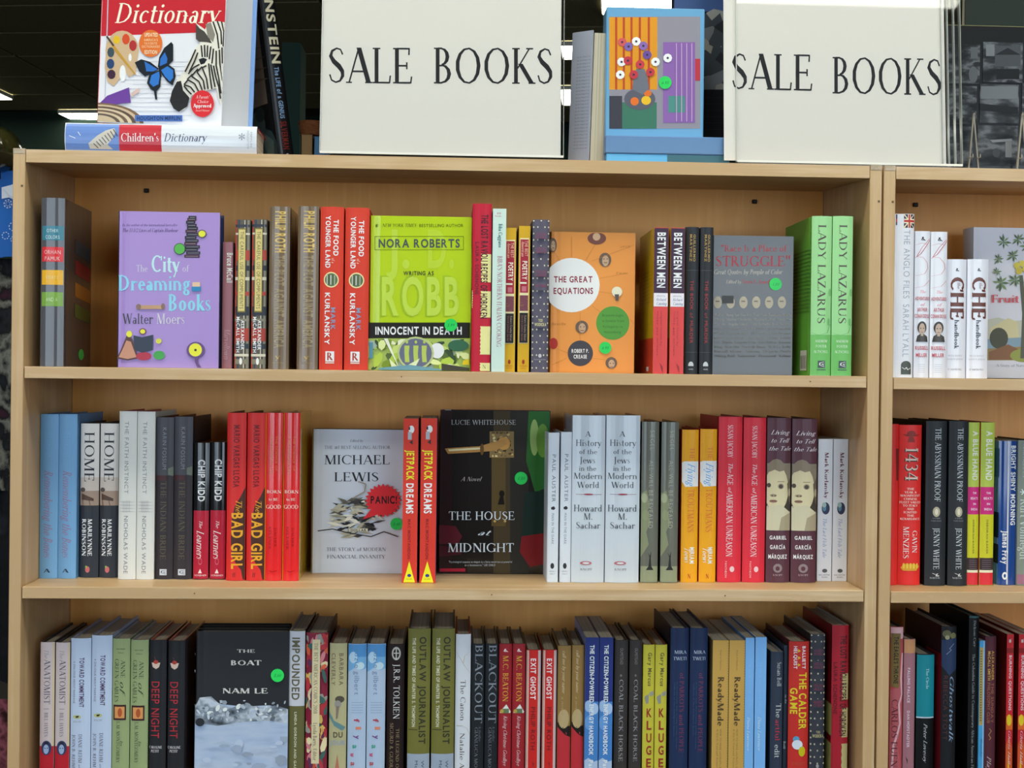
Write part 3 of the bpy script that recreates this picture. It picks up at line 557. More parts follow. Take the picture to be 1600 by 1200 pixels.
def polka(dy=0):
    it = dots(344+dy, 586+dy)
    for y in (366, 388, 425, 446): it += [R(.14, y-4+dy, .86, y+7+dy, '#5a5566', 'title_print')]
    for y, a, b in ((363, 'ALL', 'SHALL'), (368.5, 'BE', 'WELL'), (386, 'AND', 'ALL'), (391, 'SHALL', 'BE'), (422, 'WELL', 'AND'), (427.5, 'ALL', 'MANNER'), (444, 'OF', 'THINGS')): it.append(T(a+' '+b, .2, y+dy, .82, y+4+dy, '#8c4660', 'B', 'h'))
    it += [R(.14, 495+dy, .9, 511+dy, '#5a5566', 'title_print'), T('TOD', .38, 498+dy, .64, 502+dy, '#d8cf90', 'B', 'h', 'author_lettering'), T('WODICKA', .16, 504+dy, .86, 508.5+dy, '#d8cf90', 'B', 'h', 'author_lettering'), E(.4, 552+dy, .6, 558+dy, '#c8c8cc', 'publisher_mark'), T('PANTHEON', .16, 560+dy, .84, 562+dy, '#a8a8b0', 'b', 'h', 'publisher_mark')]
    return it
spine('dark grey hardcover with cream polka dots left of the orange book', 831, 858, 343, polka(), '#5a5566', Y=.012, lcol='#3c3848')
eq = [E(849, 403, 937, 488, '#eeedf4', 'white_disc', 36), T('THE GREAT', 865, 432, 926, 441, '#8c2838', 'B', 'h'), T('EQUATIONS', 864.5, 450, 927, 459, '#8c2838', 'B', 'h'), E(931.5, 478.5, 983.5, 531, '#579a3c', 'green_disc', 32), T('Breakthroughs', 941, 491, 974, 494.5, '#33642a', 'b', 'h', 'subtitle_lettering'), T('in Science from', 941, 499.5, 975, 503, '#33642a', 'b', 'h', 'subtitle_lettering'), T('Pythagoras to', 942, 508.5, 973, 512, '#33642a', 'b', 'h', 'subtitle_lettering'), T('Heisenberg', 944, 517, 970, 520.5, '#33642a', 'b', 'h', 'subtitle_lettering'),
  E(887, 532, 926.5, 572, '#45434a', 'grey_disc', 28), T('ROBERT P.', 893, 545.5, 920, 551, Wh, 'B', 'h', 'author_lettering'), T('CREASE', 896, 554.5, 917, 560, Wh, 'B', 'h', 'author_lettering'), E(858, 528, 871.5, 545.5, '#b8342c', 'apple_print'), E(918, 363, 947, 382, '#7e4c40', 'portrait_print'), E(926, 364, 938, 376, '#d8b08c', 'portrait_print')]
for x0, y0, x1, y1 in ((936, 395, 955, 417), (858, 372, 870, 394), (899, 501, 919, 521), (946, 558, 964, 576)):
    eq += [E(x0, y0, x1, y1, '#6c5a4c', 'portrait_print'), E(x0+(x1-x0)*.25, y0+4, x0+(x1-x0)*.8, y1-1, '#c3a284', 'portrait_print'), E(x0+(x1-x0)*.35, y0+9, x0+(x1-x0)*.45, y0+10.5, '#40342c', 'portrait_print'), E(x0+(x1-x0)*.62, y0+9, x0+(x1-x0)*.72, y0+10.5, '#40342c', 'portrait_print'), R(x0+(x1-x0)*.4, y0+15, x0+(x1-x0)*.66, y0+16, '#6c4a3c', 'portrait_print')]
eq += [E(955.5, 448, 972, 464, '#f4e6cc', 'light_bulb_print'), P([960, 460, 967, 460, 966, 470, 962, 470], '#5c5550', 'light_bulb_print')]
eq += [LN(a, b, c, d, .5, '#bd7c38', 'thin_lines') for a, b, c, d in ((893, 370, 893, 403), (930, 382, 915, 407), (862, 388, 875, 408), (925, 408, 990, 383), (937, 435, 980, 427), (937, 456, 957, 459), (906, 488, 906, 532), (925, 478, 938, 488), (870, 545, 888, 552), (985, 500, 992, 508), (925, 560, 945, 562), (862, 570, 885, 560))]
eq += [T('2+(A-1)', 968, 388, 984, 384, '#a8702c', 'i', 'h', 'thin_lines'), T('R=(e/ft)', 862, 504, 884, 508, '#a8702c', 'i', 'h', 'thin_lines'), T('E=mc', 962, 425, 981, 428.5, '#a8702c', 'i', 'h', 'thin_lines')]+STK(945.5, 543.5, 9.5, '6.95')
face('orange hardcover facing out with large white disc and smaller green disc', 857, 992, 363, eq, '#e89848', Y=.05, th=.03, spinecol='#d08838', board='#4a4038')
btw = [R(0, 355, 1, 457, '#3b2238', 'title_print'), R(0, 457, 1, 478, '#e9e4ea', 'author_panel'), T('BETWEEN MEN', .24, .78, 362, 449, Wh, 'B'), T('edited by', .2, 460, .8, 462.5, '#8c8494', 'b', 'h', 'author_lettering'), T('Richard', .2, 465, .85, 469, '#5c6494', 'i', 'h', 'author_lettering'), T('Canning', .2, 471, .9, 475.5, '#5c6494', 'i', 'h', 'author_lettering'), T('original fiction by', .5, .62, 485, 540, '#a82430', 'b', name='subtitle_lettering'), T('today gay writers', .26, .38, 485, 555, '#a82430', 'b', name='subtitle_lettering'), P([.48, 566, .7, 572, .72, 584, .6, 576], '#a02828', 'publisher_mark')]
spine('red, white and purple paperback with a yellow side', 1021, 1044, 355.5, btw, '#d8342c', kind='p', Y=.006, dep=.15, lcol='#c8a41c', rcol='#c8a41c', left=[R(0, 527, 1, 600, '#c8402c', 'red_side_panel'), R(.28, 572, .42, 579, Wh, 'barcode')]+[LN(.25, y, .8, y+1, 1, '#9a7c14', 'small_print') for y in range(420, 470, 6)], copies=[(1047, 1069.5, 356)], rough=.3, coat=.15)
mur = [T('GUILLERMO', .56, .72, 365, 408, '#a8894c', 'B', name='author_lettering'), T('MARTINEZ', .3, .46, 365, 408, '#a8894c', 'B', name='author_lettering'), R(.0, 421, 1, 421.8, '#4c4e52', 'rule'), T('THE BOOK of MURDER', .36, .6, 437, 536, '#a83c3c', 'b'), R(0, 549, 1, 549.8, '#4c4e52', 'rule'), E(.28, 564, .68, 576, '#c8ccd0', 'publisher_mark'), R(.28, 571, .68, 577, '#2b2d31', 'publisher_mark'), T('VIKING', .3, 575, .66, 577, '#c8ccd0', 'b', 'h', 'publisher_mark')]
spine('slim black hardcover with gold author name and red title', 1070.5, 1092, 354.5, mur, '#2b2d31', Y=.02, dep=.14, copies=[(1094, 1114.5, 355)])
st = [T('"Race Is a Place of', 1126, 383, 1229, 393, '#c0303c', 's', 'h'), T('STRUGGLE"', 1118, 400, 1236, 416, '#b82838', 's', 'h'), T('Great Quotes by People of Color', 1115, 421, 1222, 428.5, '#c8c0b4', 'i', 'h', 'subtitle_lettering'), T('Edited by', 1134, 437.5, 1158, 443, '#c4bcb0', 'i', 'h', 'author_lettering'), T('Terri L. Jewell', 1160, 437.5, 1204, 443, '#c03a40', 's', 'h', 'author_lettering')]
st += [E(1115+i*20, 463, 1128+i*20, 482, '#b3a893', 'mask_print') for i in range(6)]+[R(1118+i*20, 470, 1124+i*20, 471.5, '#4a4440', 'mask_print') for i in range(6)]+[R(1128, 462, 1146, 474, '#3a3836', 'mask_print')]
nm = ['Walker  Aung San Suu Kyi  Toni Cade Bambara  Walda', 'Chung  Shirley Chisholm  Maxine Cohen  Kassi Coe', 'Carson  Angela Davis  Cory DeSada  Jose DeJesus', 'Frederick Douglass  W.E.B. DuBois  Constantino Duk', 'Erdrich  Stephen Hart  Jill Gomez  Ernie Hamaza', 'James  Nathan Hare  Joy Harjo  Chinua Jordan', 'C.G. Woodo  Langston Cam  Vine Deloria  Keyman', 'King  Malcolm  Osceola Maya  W.D.G. Kelly', 'Russell Means  Nelson  Octavio Pride', 'Sitting Bull  Sojourner  Desmond  Yellow']
st += [T(s, 1116, 490+i*7.1, 1236, 494+i*7.1, ['#a8a29a', '#8f8a84', '#76726c', '#5e5b58'][min(3, i//3)], 's', 'h', 'names_lettering') for i, s in enumerate(nm)]+STK(1211.5, 444, 9.8, '3.50')
face('black glossy paperback facing out with red title and rows of names', 1114.5, 1239, 368.5, st, '#3a3833', kind='p', Y=.05, th=.02, rough=.3, coat=.8)
def swirl(x0, y0, x1, y1, bg, fg, name='publisher_mark'):
    w, h = x1-x0, y1-y0
    return [R(x0, y0, x1, y1, bg, name)]+PL([(x0+w*.9, y0+h*.15), (x0+w*.3, y0+h*.3), (x0+w*.25, y0+h*.6), (x0+w*.9, y0+h*.85)], w*.14, fg, name, h*.14)+PL([(x0+w*.9, y0+h*.4), (x0+w*.55, y0+h*.48), (x0+w*.85, y0+h*.65)], w*.12, fg, name, h*.12)
laz = [R(0, 522, 1, 592, '#74bf68', 'green_foot'), T('LADY LAZARUS', .3, .68, 350, 505, '#57504a', 's'), E(.72, 455, .98, 512, '#97d08c', 'vine_print'), E(.8, 496, .95, 508, '#74b870', 'vine_print'), E(.84, 450, 1.0, 462, '#7cbc74', 'vine_print')]+PL([(.0, 519), (.4, 523), (.8, 519), (.97, 505)], .03, '#5ea058', 'vine_print', 1.2)+[T('ANDREW', .2, 530, .82, 534, '#e4f4dc', 's', 'h', 'author_lettering'), T('FOSTER', .24, 538, .78, 542, '#e4f4dc', 's', 'h', 'author_lettering'), T('ALTSCHUL', .14, 546.5, .86, 550.5, '#e4f4dc', 's', 'h', 'author_lettering'), R(.3, 576, .74, 577.5, '#4c6a58', 'publisher_mark')]+swirl(.34, 562.5, .71, 574, '#4c5a58', '#eef4ee')
lzl = [LN(.12, y, .62, y-3, 1, '#4a8030', 'small_print') for y in range(390, 490, 6)]+[R(.13, 546, .36, 578, '#c8c8bc', 'barcode')]+[R(.15+i*.028, 554, .163+i*.028, 575, '#4a4a48', 'barcode') for i in range(7)]
spine('light green hardcover with dark serif lettering and darker green foot', 1268, 1300, 337.5, laz, '#a0d896', Y=.004, dep=.16, lcol='#63a83c', left=lzl, copies=[(1300.7, 1333, 337.5)], board='#a8c49a', rough=.4)
# ---- right bookcase, top shelf
start(1, 'right bookcase')
flag = lambda x0, x1: [R(x0, 334, x1, 355, '#2c2c4e', 'flag_print'), LN(x0, 334, x1, 355, .09, '#e8d4a8', 'flag_print', 4), LN(x0, 355, x1, 334, .09, '#e8d4a8', 'flag_print', 4), R((x0+x1)/2-.09, 334, (x0+x1)/2+.09, 355, '#f0dcc0', 'flag_print'), R(x0, 341, x1, 348, '#f0dcc0', 'flag_print'), R((x0+x1)/2-.05, 334, (x0+x1)/2+.05, 355, '#c23a34', 'flag_print'), R(x0, 342.8, x1, 346.2, '#c23a34', 'flag_print')]
anglo = flag(.35, .98)+[T('THE ANGLO FILES', .36, .72, 358, 466, '#a8a8b4', 'b'), T('SARAH LYALL', .36, .72, 474, 557, '#a8a8b4', 'b', name='author_lettering'), E(.28, 563, .88, 576, '#4e524c', 'publisher_mark'), R(.28, 570, .88, 584, '#4e524c', 'publisher_mark')]+PL([(.34, 573), (.5, 576), (.6, 573), (.68, 577), (.84, 574)], .05, '#dfe2dc', 'publisher_mark', 1.6)
spine('white hardcover with a flag crest at its top, right of an identical one', 1401.5, 1428.5, 334, anglo, '#e3e3ee', Y=.012, rough=.3, coat=.3)
spine('white book nearly hidden behind the left panel of the right bookcase', 1394.8, 1400.9, 334, [R(.6, 334, 1, 351, '#2c2c4e', 'flag_print'), R(.6, 341, 1, 346, '#c23a34', 'flag_print')], '#e3e3ee', kind='p', Y=.012, rough=.3)
adv = PL([(.1, 400), (.45, 385), (.95, 372)], .035, '#c04850', 'red_flourish', 1.2)+PL([(0, 402), (.35, 396), (.7, 384), (.98, 374)], .05, '#b83840', 'red_flourish', 1.5)+PL([(0, 382), (.4, 379), (.8, 381)], .03, '#c04850', 'red_flourish', 1)+PL([(.1, 400), (.5, 401), (.8, 410), (.85, 418), (.6, 427), (.0, 430)], .03, '#cf7078', 'red_flourish', .8)+PL([(.95, 437), (.6, 446), (.0, 449)], .03, '#cf7078', 'red_flourish', .8)
adv += [T('&', .35, 369, .65, 375, '#3c3c40', 'S', 'h', 'publisher_mark'), T('The', .3, 452.5, .7, 457, '#d8808a', 'i', 'h'), T('ADVENTURES', .03, 463, .97, 468, '#c66872', 'B', 'h'), T('of', .36, 472, .62, 477, '#d8808a', 'i', 'h'), T('ARTHUR', .17, 480, .83, 485.5, '#c66872', 'B', 'h'), T('CONAN DOYLE', .02, 490, .98, 495.5, '#c66872', 'B', 'h')]+HEAD(.06, 501, .92, 533, '#c0a692', '#3a3634', '#45403c')+[T('RUSSELL', .06, 540, .94, 545.5, '#c65a68', 'B', 'h', 'author_lettering'), T('MILLER', .1, 551, .86, 556.5, '#c65a68', 'B', 'h', 'author_lettering')]+[R(.25, y, .72, y+.7, '#c0c0cc', 'small_print') for y in range(568, 582, 3)]
spine('white hardcover with thin red flourishes and a small portrait', 1429.5, 1453.5, 361, adv, '#e2e2ec', Y=.02, copies=[(1454.5, 1480.5, 362)], rough=.25, coat=.5)
che = [T('&', .42, 418, .6, 423, '#34343a', 'S', 'h', 'publisher_mark'), T('CHE', .2, .84, 431, 498, '#6c4038', 'S'), T('CHE', .22, .86, 432, 499, '#6c4038', 'S'), T('the', .52, .66, 440, 450, '#7a5a52', 'i'), T('handbook', .4, .62, 499, 544, '#3e3e42', 'S'), T('HILDA BARRIO', .12, 553.5, .8, 556, '#a8a8b0', 'b', 'h', 'author_lettering'), T('GARETH JENKINS', .08, 559, .86, 561.5, '#a8a8b0', 'b', 'h', 'author_lettering'), T('ST. MARTINS PRESS', .12, 575, .78, 577.5, '#6a6a72', 'b', 'h', 'publisher_mark')]
spine('short white hardcover with large dark red block capitals', 1479, 1511.5, 405, che, '#e0e0ea', Y=.03, dep=.13, copies=[(1512.5, 1546, 405)], rough=.25, coat=.5)
GR = '#5f7c48'; fr = []
def leafstar(x, y, r, seed):
    rn = random.Random(seed); o = []
    for k in range(8):
        a = k*math.pi/4+rn.uniform(-.2, .2); l = r*rn.uniform(.7, 1.1); o.append(P([(x, y), (x+l*.55*math.cos(a-.25), y+l*.55*math.sin(a-.25)), (x+l*math.cos(a), y+l*math.sin(a)), (x+l*.55*math.cos(a+.25), y+l*.55*math.sin(a+.25))], ['#587440', '#7e9a5c', '#45603a'][k % 3], 'palm_print'))
    return o
fr += [P([1540, 500, 1560, 496, 1580, 502, 1620, 498, 1620, 560, 1540, 560], '#c8cbb8', 'landscape_print'), P([1548, 512, 1575, 497, 1590, 503, 1592, 530, 1548, 530], '#d6cfa0', 'landscape_print'), P([1540, 530, 1620, 526, 1620, 545, 1540, 545], '#8aa6b8', 'landscape_print'), P([1540, 545, 1620, 540, 1620, 563, 1540, 563], '#a08a50', 'landscape_print'), E(1546, 512, 1575, 545, '#4c4c34', 'landscape_print'), P([1545, 550, 1575, 538, 1600, 550, 1600, 562, 1545, 562], '#8c6038', 'landscape_print'), E(1578, 545, 1620, 566, '#98a048', 'landscape_print')]
fr += [P([1592, 430, 1598, 430, 1604, 490, 1602, 560, 1594, 560, 1597, 490], '#5c5c48', 'palm_print')]
for i, (x, y, r) in enumerate(((1568, 378, 13), (1590, 374, 12), (1605, 385, 14), (1559, 405, 10), (1582, 400, 12), (1563, 442, 14), (1585, 438, 12), (1608, 440, 12), (1556, 425, 8))): fr += leafstar(x, y, r, i)
fr += [E(1583, 410, 1592, 420, '#d8c840', 'fruit_print'), E(1591, 407, 1600, 417, '#e0d050', 'fruit_print'), E(1586, 418, 1596, 429, '#d0bc38', 'fruit_print'), E(1596, 415, 1606, 426, '#d8c840', 'fruit_print'), T('Fruit', 1548, 461, 1591, 473, '#d8505c', 'S', 'h'), T('A Story of Nature, Adventure', 1555, 569, 1640, 573, '#8894a8', 's', 'h', 'subtitle_lettering')]
fr.append(LN(1520, 352, 1520, 353, .1, '#222'))
CUR['case'] = 'right bookcase'
face('white hardcover facing out with papaya tree print, cut by the right edge', 1516, 1655, 356, fr, '#dfe0ea', Y=.17, th=.045, spinecol='#c4c4c8', board='#30343c')
# ================================================================== middle shelf, left bookcase
start(2)
bones = [T('SHEILA JORGENSEN', .3, .66, 673, 713, '#7db0dc', 's', name='author_lettering'), T('Remembering the Bones', .26, .74, 734, 870, '#96789c', 'c'), T('A', .28, 888, .62, 894, '#2c3c54', 'S', 'h', 'publisher_mark')]
spine('sky blue hardcover with faint purple script lettering', 61, 90, 647, bones, '#74a6d4', Y=.077, board='#5b8cb8', rcol='#5f8fbe', copies=[(90, 119, 647)], dep=.15)
home = [R(0, 655, 1, 760, '#dcd8d4', 'sky_print'), R(0, 757, 1, 789, '#a89080', 'sky_print'), R(0, 745, 1, 766, '#d0c4ba', 'sky_print'), E(.02, 761, .3, 768, '#5c5450', 'chair_print'), P([.1, 770, .75, 778, .75, 782, .1, 780], '#5a4438', 'chair_print'), LN(.5, 780, .6, 792, .03, '#4a3830', 'chair_print'), LN(.15, 780, .2, 792, .03, '#4a3830', 'chair_print'), T('HOME', .24, .76, 674, 752, '#2e2e34', 's'), T('MARILYNNE', .46, .68, 810, 868, Wh, 'S', name='author_lettering'), T('ROBINSON', .14, .36, 810, 868, Wh, 'S', name='author_lettering'), E(.34, 884, .58, 894, '#c86a6c', 'apple_mark'), E(.34, 883, .44, 887, '#88b050', 'apple_mark')]
spine('hardcover with white top and slate lower half, porch chair print', 124, 154, 661, home, '#31353d', Y=.088, copies=[(155, 184.5, 661)], board='#25272c', dep=.14)
faith = [T('THE FAITH INSTINCT', .34, .56, 657, 771, '#8c8c90', 'b'), T('NICHOLAS WADE', .34, .56, 805, 896, '#77777c', 'b', name='author_lettering')]+[LN(.28+i*.09, 781, .28+i*.09+.02, 798, .02, '#b0b0b0', 'etching') for i in range(5)]+[LN(.24, 783+i*5, .68, 784+i*5, .8, '#b0b0b0', 'etching') for i in range(4)]
spine('tall white hardcover with thin grey lettering', 184.5, 212.5, 642.5, faith, '#dadad6', Y=.07, copies=[(212.8, 241, 643)], board='#b04a54', rcol='#c4c6bc', dep=.155)
foss = [R(0, 742, 1, 910, '#352f33', 'lower_band'), T('KARIN FOSSUM', .38, .6, 667, 733, '#85858c', 'b', name='author_lettering'), P([.7, 731, 1, 728, 1, 743, .7, 741], '#6d7468', 'house_print'), R(0, 742, .6, 750, '#4a2a2c', 'lower_band'), T('THE INDIAN BRIDE', .3, .62, 751, 874, '#5d5342', 's')]+swirl(.28, 888.5, .68, 898, '#c8ccd4', '#3a4a66')
spine('charcoal hardcover with grey lettering and small white publisher square', 242.5, 270.5, 652, foss, '#4a4a52', Y=.075, copies=[(271, 300, 651)], board='#4a2024', rcol='#26262a', dep=.155)
kidd = [R(0, 797, 1, 910, '#b3293d', 'lower_band'), T('CHIP KIDD', .3, .72, 717, 783, Wh, 'B', name='author_lettering'), T('The', .4, .6, 812, 824, '#f0d8d8', 'c'), T('Learners', .24, .7, 828, 872, '#f0d8d8', 'c'), E(.35, 871, .6, 882, '#c8606c', 'publisher_mark'), E(.38, 873, .57, 880, '#b3293d', 'publisher_mark'), P([.35, 895, .6, 895, .48, 888], '#f0d8d8', 'publisher_mark'), T('SCRIBNER', .1, 897, .9, 899.5, '#f0d8d8', 'b', 'h', 'publisher_mark')]
spine('small glossy hardcover, black above and crimson below', 302, 326.5, 692, kidd, '#16171a', Y=.075, copies=[(328, 353, 691)], board='#111', rough=.15, coat=.8, dep=.13)
bad = [P([1, 760, .75, 775, .45, 790, .3, 810, .25, 840, .3, 870, .6, 885, .9, 905, 1, 905], '#4b2a20', 'brown_shape'), P([0, 866, .3, 868, .55, 880, .8, 890, .9, 908, 0, 908], '#d8302c', 'red_shape'), T('MARIO VARGAS LLOSA', .36, .66, 663, 761, '#7c1f22', 'B', name='author_lettering'), T('The', .5, .82, 779, 799, '#f0a428', 'c'), T('BAD GIRL', .3, .86, 800, 889, '#f0a428', 'B'), T('ff', .36, 894, .52, 901, '#802020', 'S', 'h', 'publisher_mark')]
spine('red hardcover with big orange lower lettering on a brown shape', 353.5, 383.5, 645, bad, '#d8302e', Y=.063, copies=[(385, 414, 645)], board='#4a1c1c')
born = [T('THE SCIENCE OF', .58, .7, 680, 735, '#e07048', 'B', name='subtitle_lettering'), T('A MEANINGFUL LIFE', .3, .42, 680, 740, '#e07048', 'B', name='subtitle_lettering'), T('BORN', .1, 765, .94, 770, '#f4e8d8', 's', 'h'), T('to BE', .22, 777.5, .76, 781.5, '#f4e8d8', 's', 'h'), T('GOOD', .06, 788, .94, 794, '#f4e8d8', 's', 'h'), T('DACHER', .56, .7, 824, 854, '#9a1c1c', 's', name='author_lettering'), T('KELTNER', .24, .38, 822, 858, '#9a1c1c', 's', name='author_lettering')]+PL([(.3, 891), (.45, 893), (.58, 892), (.75, 891)], .05, '#801818', 'publisher_mark', 1.6)+[R(0, 640, .04, 915, '#e8a020', 'yellow_edge')]
spine('glossy red hardcover with small white lettering and yellow side', 413.5, 441, 645, born, '#e0282a', Y=.063, copies=[(441.5, 468, 645)], rcol='#c9a62c', board='#5c3a18', rough=.18, coat=.7, dep=.16)
pan = [T('Edited by', 547, 686.5, 567, 690.5, '#666a72', 'i', 'h', 'author_lettering'), T('THE #1 BEST-SELLING AUTHOR', 507, 696.5, 610, 701.5, '#5c6068', 's', 'h', 'author_lettering'), T('MICHAEL', 507, 711, 609, 725.5, '#24262c', 's', 'h', 'author_lettering'), T('LEWIS', 522, 738, 592, 752, '#24262c', 's', 'h', 'author_lettering'), T('THE STORY of MODERN', 510, 855.5, 603, 861, '#565a62', 's', 'h', 'subtitle_lettering'), T('FINANCIAL INSANITY', 511, 867, 602, 872.5, '#565a62', 's', 'h', 'subtitle_lettering')]
_r = random.Random(5); _mc = ['#3e3c3a', '#8c8a72', '#c9c6b4', '#5e5c50', '#a8a690', '#26262a', '#dcdccb', '#b6b39c']
for _i in range(120):
    _a, _q = _r.uniform(0, 6.283), _r.random()**.5; _x, _y = 556+38*_q*math.cos(_a), 809+30*_q*math.sin(_a); _t = _r.uniform(-.7, .7); _l, _w = _r.uniform(5, 15), _r.uniform(.8, 3.2)
    _c, _s = math.cos(_t), math.sin(_t)
    pan.append(P([(_x-_l*_c, _y-_l*_s), (_x-_w*_s, _y+_w*_c), (_x+_l*_c, _y+_l*_s), (_x+_w*_s*1.2, _y-_w*_c*1.2)], _r.choice(_mc), 'crumpled_money_print'))
pan += []+PL([(497, 829), (520, 826), (545, 832), (580, 838), (600, 830), (622, 838)], 1.6, '#2c2c2e', 'crumpled_money_print')+PL([(560, 752), (572, 756), (570, 768), (552, 778)], 1.8, '#908c82', 'crumpled_money_print')+[R(546, 825, 575, 830, '#c8c8b4', 'crumpled_money_print'), T('DOLLAR', 548, 826, 573, 829.5, '#33332f', 'B', 'h', 'crumpled_money_print')]
rr = [((24 if i % 2 else 29)*math.cos(i*math.pi/24), (22 if i % 2 else 26.5)*math.sin(i*math.pi/24)) for i in range(48)]
pan += [P([(599+x, 781.5+y) for x, y in rr], '#d83038', 'red_starburst'), P([580, 795, 592, 803, 567, 811], '#d83038', 'red_starburst'), P([577, 786, 620, 774, 621, 778, 578, 791], '#d83038', 'red_starburst')]
pan += [('T', 'PANIC!', 579, 775, 621, 786, '#201618', 'B', 'h', 'title_lettering')]+STK(619.5, 818, 9.5, '5.48')
face('white hardcover facing out with red starburst and crumpled money drawing', 485.5, 630, 671, pan, '#c8d2de', Y=.146, th=.03, spinecol='#b0b8c4', board='#23252c', rough=.3, coat=.3)
jet = [E(.34, 664, .72, 676, '#e8e8ea', 'robot_print'), R(.3, 674, .55, 686, '#b0b4bc', 'robot_print'), R(.34, 666, .44, 671, '#34343c', 'robot_print'), P([.4, 690, .62, 686, .62, 694], '#3c3430', 'robot_print'), T('JETPACK', .24, .72, 702, 750, '#ecdf30', 'B'), T('DREAMS', .24, .7, 754, 802, Wh, 'B'), T('MAC MONTANDON', .36, .54, 810, 873, '#9c2824', 'B', name='author_lettering'), P([.1, 910, .88, 910, .48, 876], '#f0e428', 'yellow_triangle'), E(.36, 896, .62, 901, '#3c3c8c', 'publisher_mark'), T('DA CAPO', .3, 903, .68, 905, '#5c5c38', 'b', 'h', 'publisher_mark')]
spine('orange red paperback with slanted yellow and white title, yellow triangle foot', 629, 653, 654, jet, '#d43c2e', kind='p', Y=.05, copies=[(656.5, 682, 653.5)], rcol='#3c4a88', lcol='#d43c2e', dep=.15)
mid = [R(686, 640, 706, 900, '#2a1718'), R(706, 640, 730, 900, '#1c1512'), R(771, 640, 797, 900, '#463a26'), R(797, 640, 826, 900, '#2d2a24'), P([826, 640, 859, 640, 859, 760, 836, 770, 822, 720], '#2e6a2c'), E(828, 655, 842, 712, '#9ab868'), E(838, 662, 858, 715, '#6c9a3c'), P([820, 770, 859, 765, 859, 840, 815, 840], '#1b3028'), P([815, 838, 859, 832, 859, 880, 828, 886, 812, 862], '#7c1c20'), P([686, 820, 712, 822, 722, 838, 716, 850, 686, 850], '#5a1c26'), P([686, 852, 716, 856, 722, 866, 686, 870], '#481822'), R(687, 888, 727, 893, '#b02038')]
mid += [R(768, 710, 790, 822, '#5c4a28', 'door_plate_print'), R(765, 674, 803, 715, '#8c7448', 'door_plate_print')]+S_(40, 766, 675, 802, 714, ['#c8a868', '#5c4424', '#e0c890', '#463420'], 1.5, 4, 5, 'door_plate_print')+[E(777, 683, 797, 703, '#c8924c', 'door_handle_print'), P([695, 701, 700, 709, 752, 706, 775, 704, 792, 694, 788, 686, 766, 692, 750, 697, 700, 700], '#b8884c', 'door_handle_print'), P([700, 702, 750, 699, 750, 702, 702, 705], '#f0dcae', 'door_handle_print'), E(750, 693, 756, 711, '#6c4c28', 'door_handle_print'), E(780, 766, 788, 776, '#17120e', 'keyhole_print'), P([782, 774, 786, 774, 788, 788, 778, 788], '#17120e', 'keyhole_print'), E(771, 812, 775, 816, '#c0a060', 'door_plate_print'), E(787, 812, 791, 816, '#c0a060', 'door_plate_print')]
mid += [T('LUCIE WHITEHOUSE', 705, 656, 806, 663.5, '#b8b4b0', 's', 'h', 'author_lettering'), T('A Novel', 720, 745, 751, 751.5, '#b0a8a4', 'c', 'h', 'subtitle_lettering'), T('THE HOUSE', 701, 799, 804, 812, '#d8e0e8', 's', 'h'), T('at', 745, 828, 764, 836, '#d8e0e8', 'c', 'h'), T('MIDNIGHT', 700, 848.5, 803, 862, '#d8e0e8', 's', 'h'), T('"Psychological suspense as elegant as a Swiss watch but as powerful', 701, 876, 800, 879, '#c8ccd0', 'b', 'h', 'quote_lettering'), T('as a locomotive." LEE CHILD', 726, 881, 774, 884, '#c8ccd0', 'b', 'h', 'quote_lettering')]+STK(814, 747, 10, '4.50')
face('dark glossy hardcover facing out with brass door handle picture and red corner', 686, 858.5, 641, mid, '#191310', Y=.146, th=.028, spinecol='#5c1420', board='#6e2030', rough=.25, coat=.8)
aus = [T('PAUL AUSTER', .36, .68, 709, 784, '#67707c', 'b', name='author_lettering'), P([.3, 792, .55, 790, .7, 793.5, .55, 796, .3, 795], '#2c2c30', 'star_mark'), T('MAN IN THE DARK', .36, .58, 801, 850, '#77808c', 'b'), E(.3, 879, .64, 888, '#34343a', 'publisher_mark'), T('HENRY', .2, 891, .78, 893, '#77808c', 'b', 'h', 'publisher_mark'), T('HOLT', .24, 895, .74, 897, '#77808c', 'b', 'h', 'publisher_mark')]
spine('narrow white hardcover with small grey lettering and star', 855.8, 873.5, 676, aus, '#d3dae4', Y=.062, copies=[(875.5, 893, 675)], board='#a8b0b8', dep=.13)
sach = [T(s, a, y, b, y2, '#4c5058', 's', 'h') for s, a, b, y, y2 in (('A', .38, .54, 673, 681.5), ('History', .1, .88, 686, 696), ('of the', .2, .74, 701, 708.5), ('Jews', .22, .7, 713, 723), ('in the', .2, .72, 727, 735), ('Modern', .05, .92, 738, 747.5), ('World', .16, .82, 752, 761.5))]
sach += [R(.12, 771.2, .9, 771.9, '#8a6a74', 'rule'), E(.35, 770.3, .65, 772.8, '#9c3848', 'rule'), T('Howard', .06, 788, .92, 798.5, '#4c5058', 's', 'h', 'author_lettering'), T('M.', .36, 801, .64, 811, '#4c5058', 's', 'h', 'author_lettering'), T('Sachar', .13, 815, .87, 825, '#4c5058', 's', 'h', 'author_lettering'), E(.26, 876, .62, 882, '#b06a74', 'publisher_mark'), E(.34, 877.5, .55, 880.5, '#d8dfe8', 'publisher_mark'), T('KNOPF', .28, 887, .64, 890.5, '#5c6068', 's', 'h', 'publisher_mark')]
spine('very thick pale grey-white hardcover with serif title in seven short lines', 893.5, 945.5, 649, sach, '#c6cfd9', Y=.06, copies=[(946.5, 1000, 649)], board='#6c2438', rough=.22, coat=.5, dep=.165)
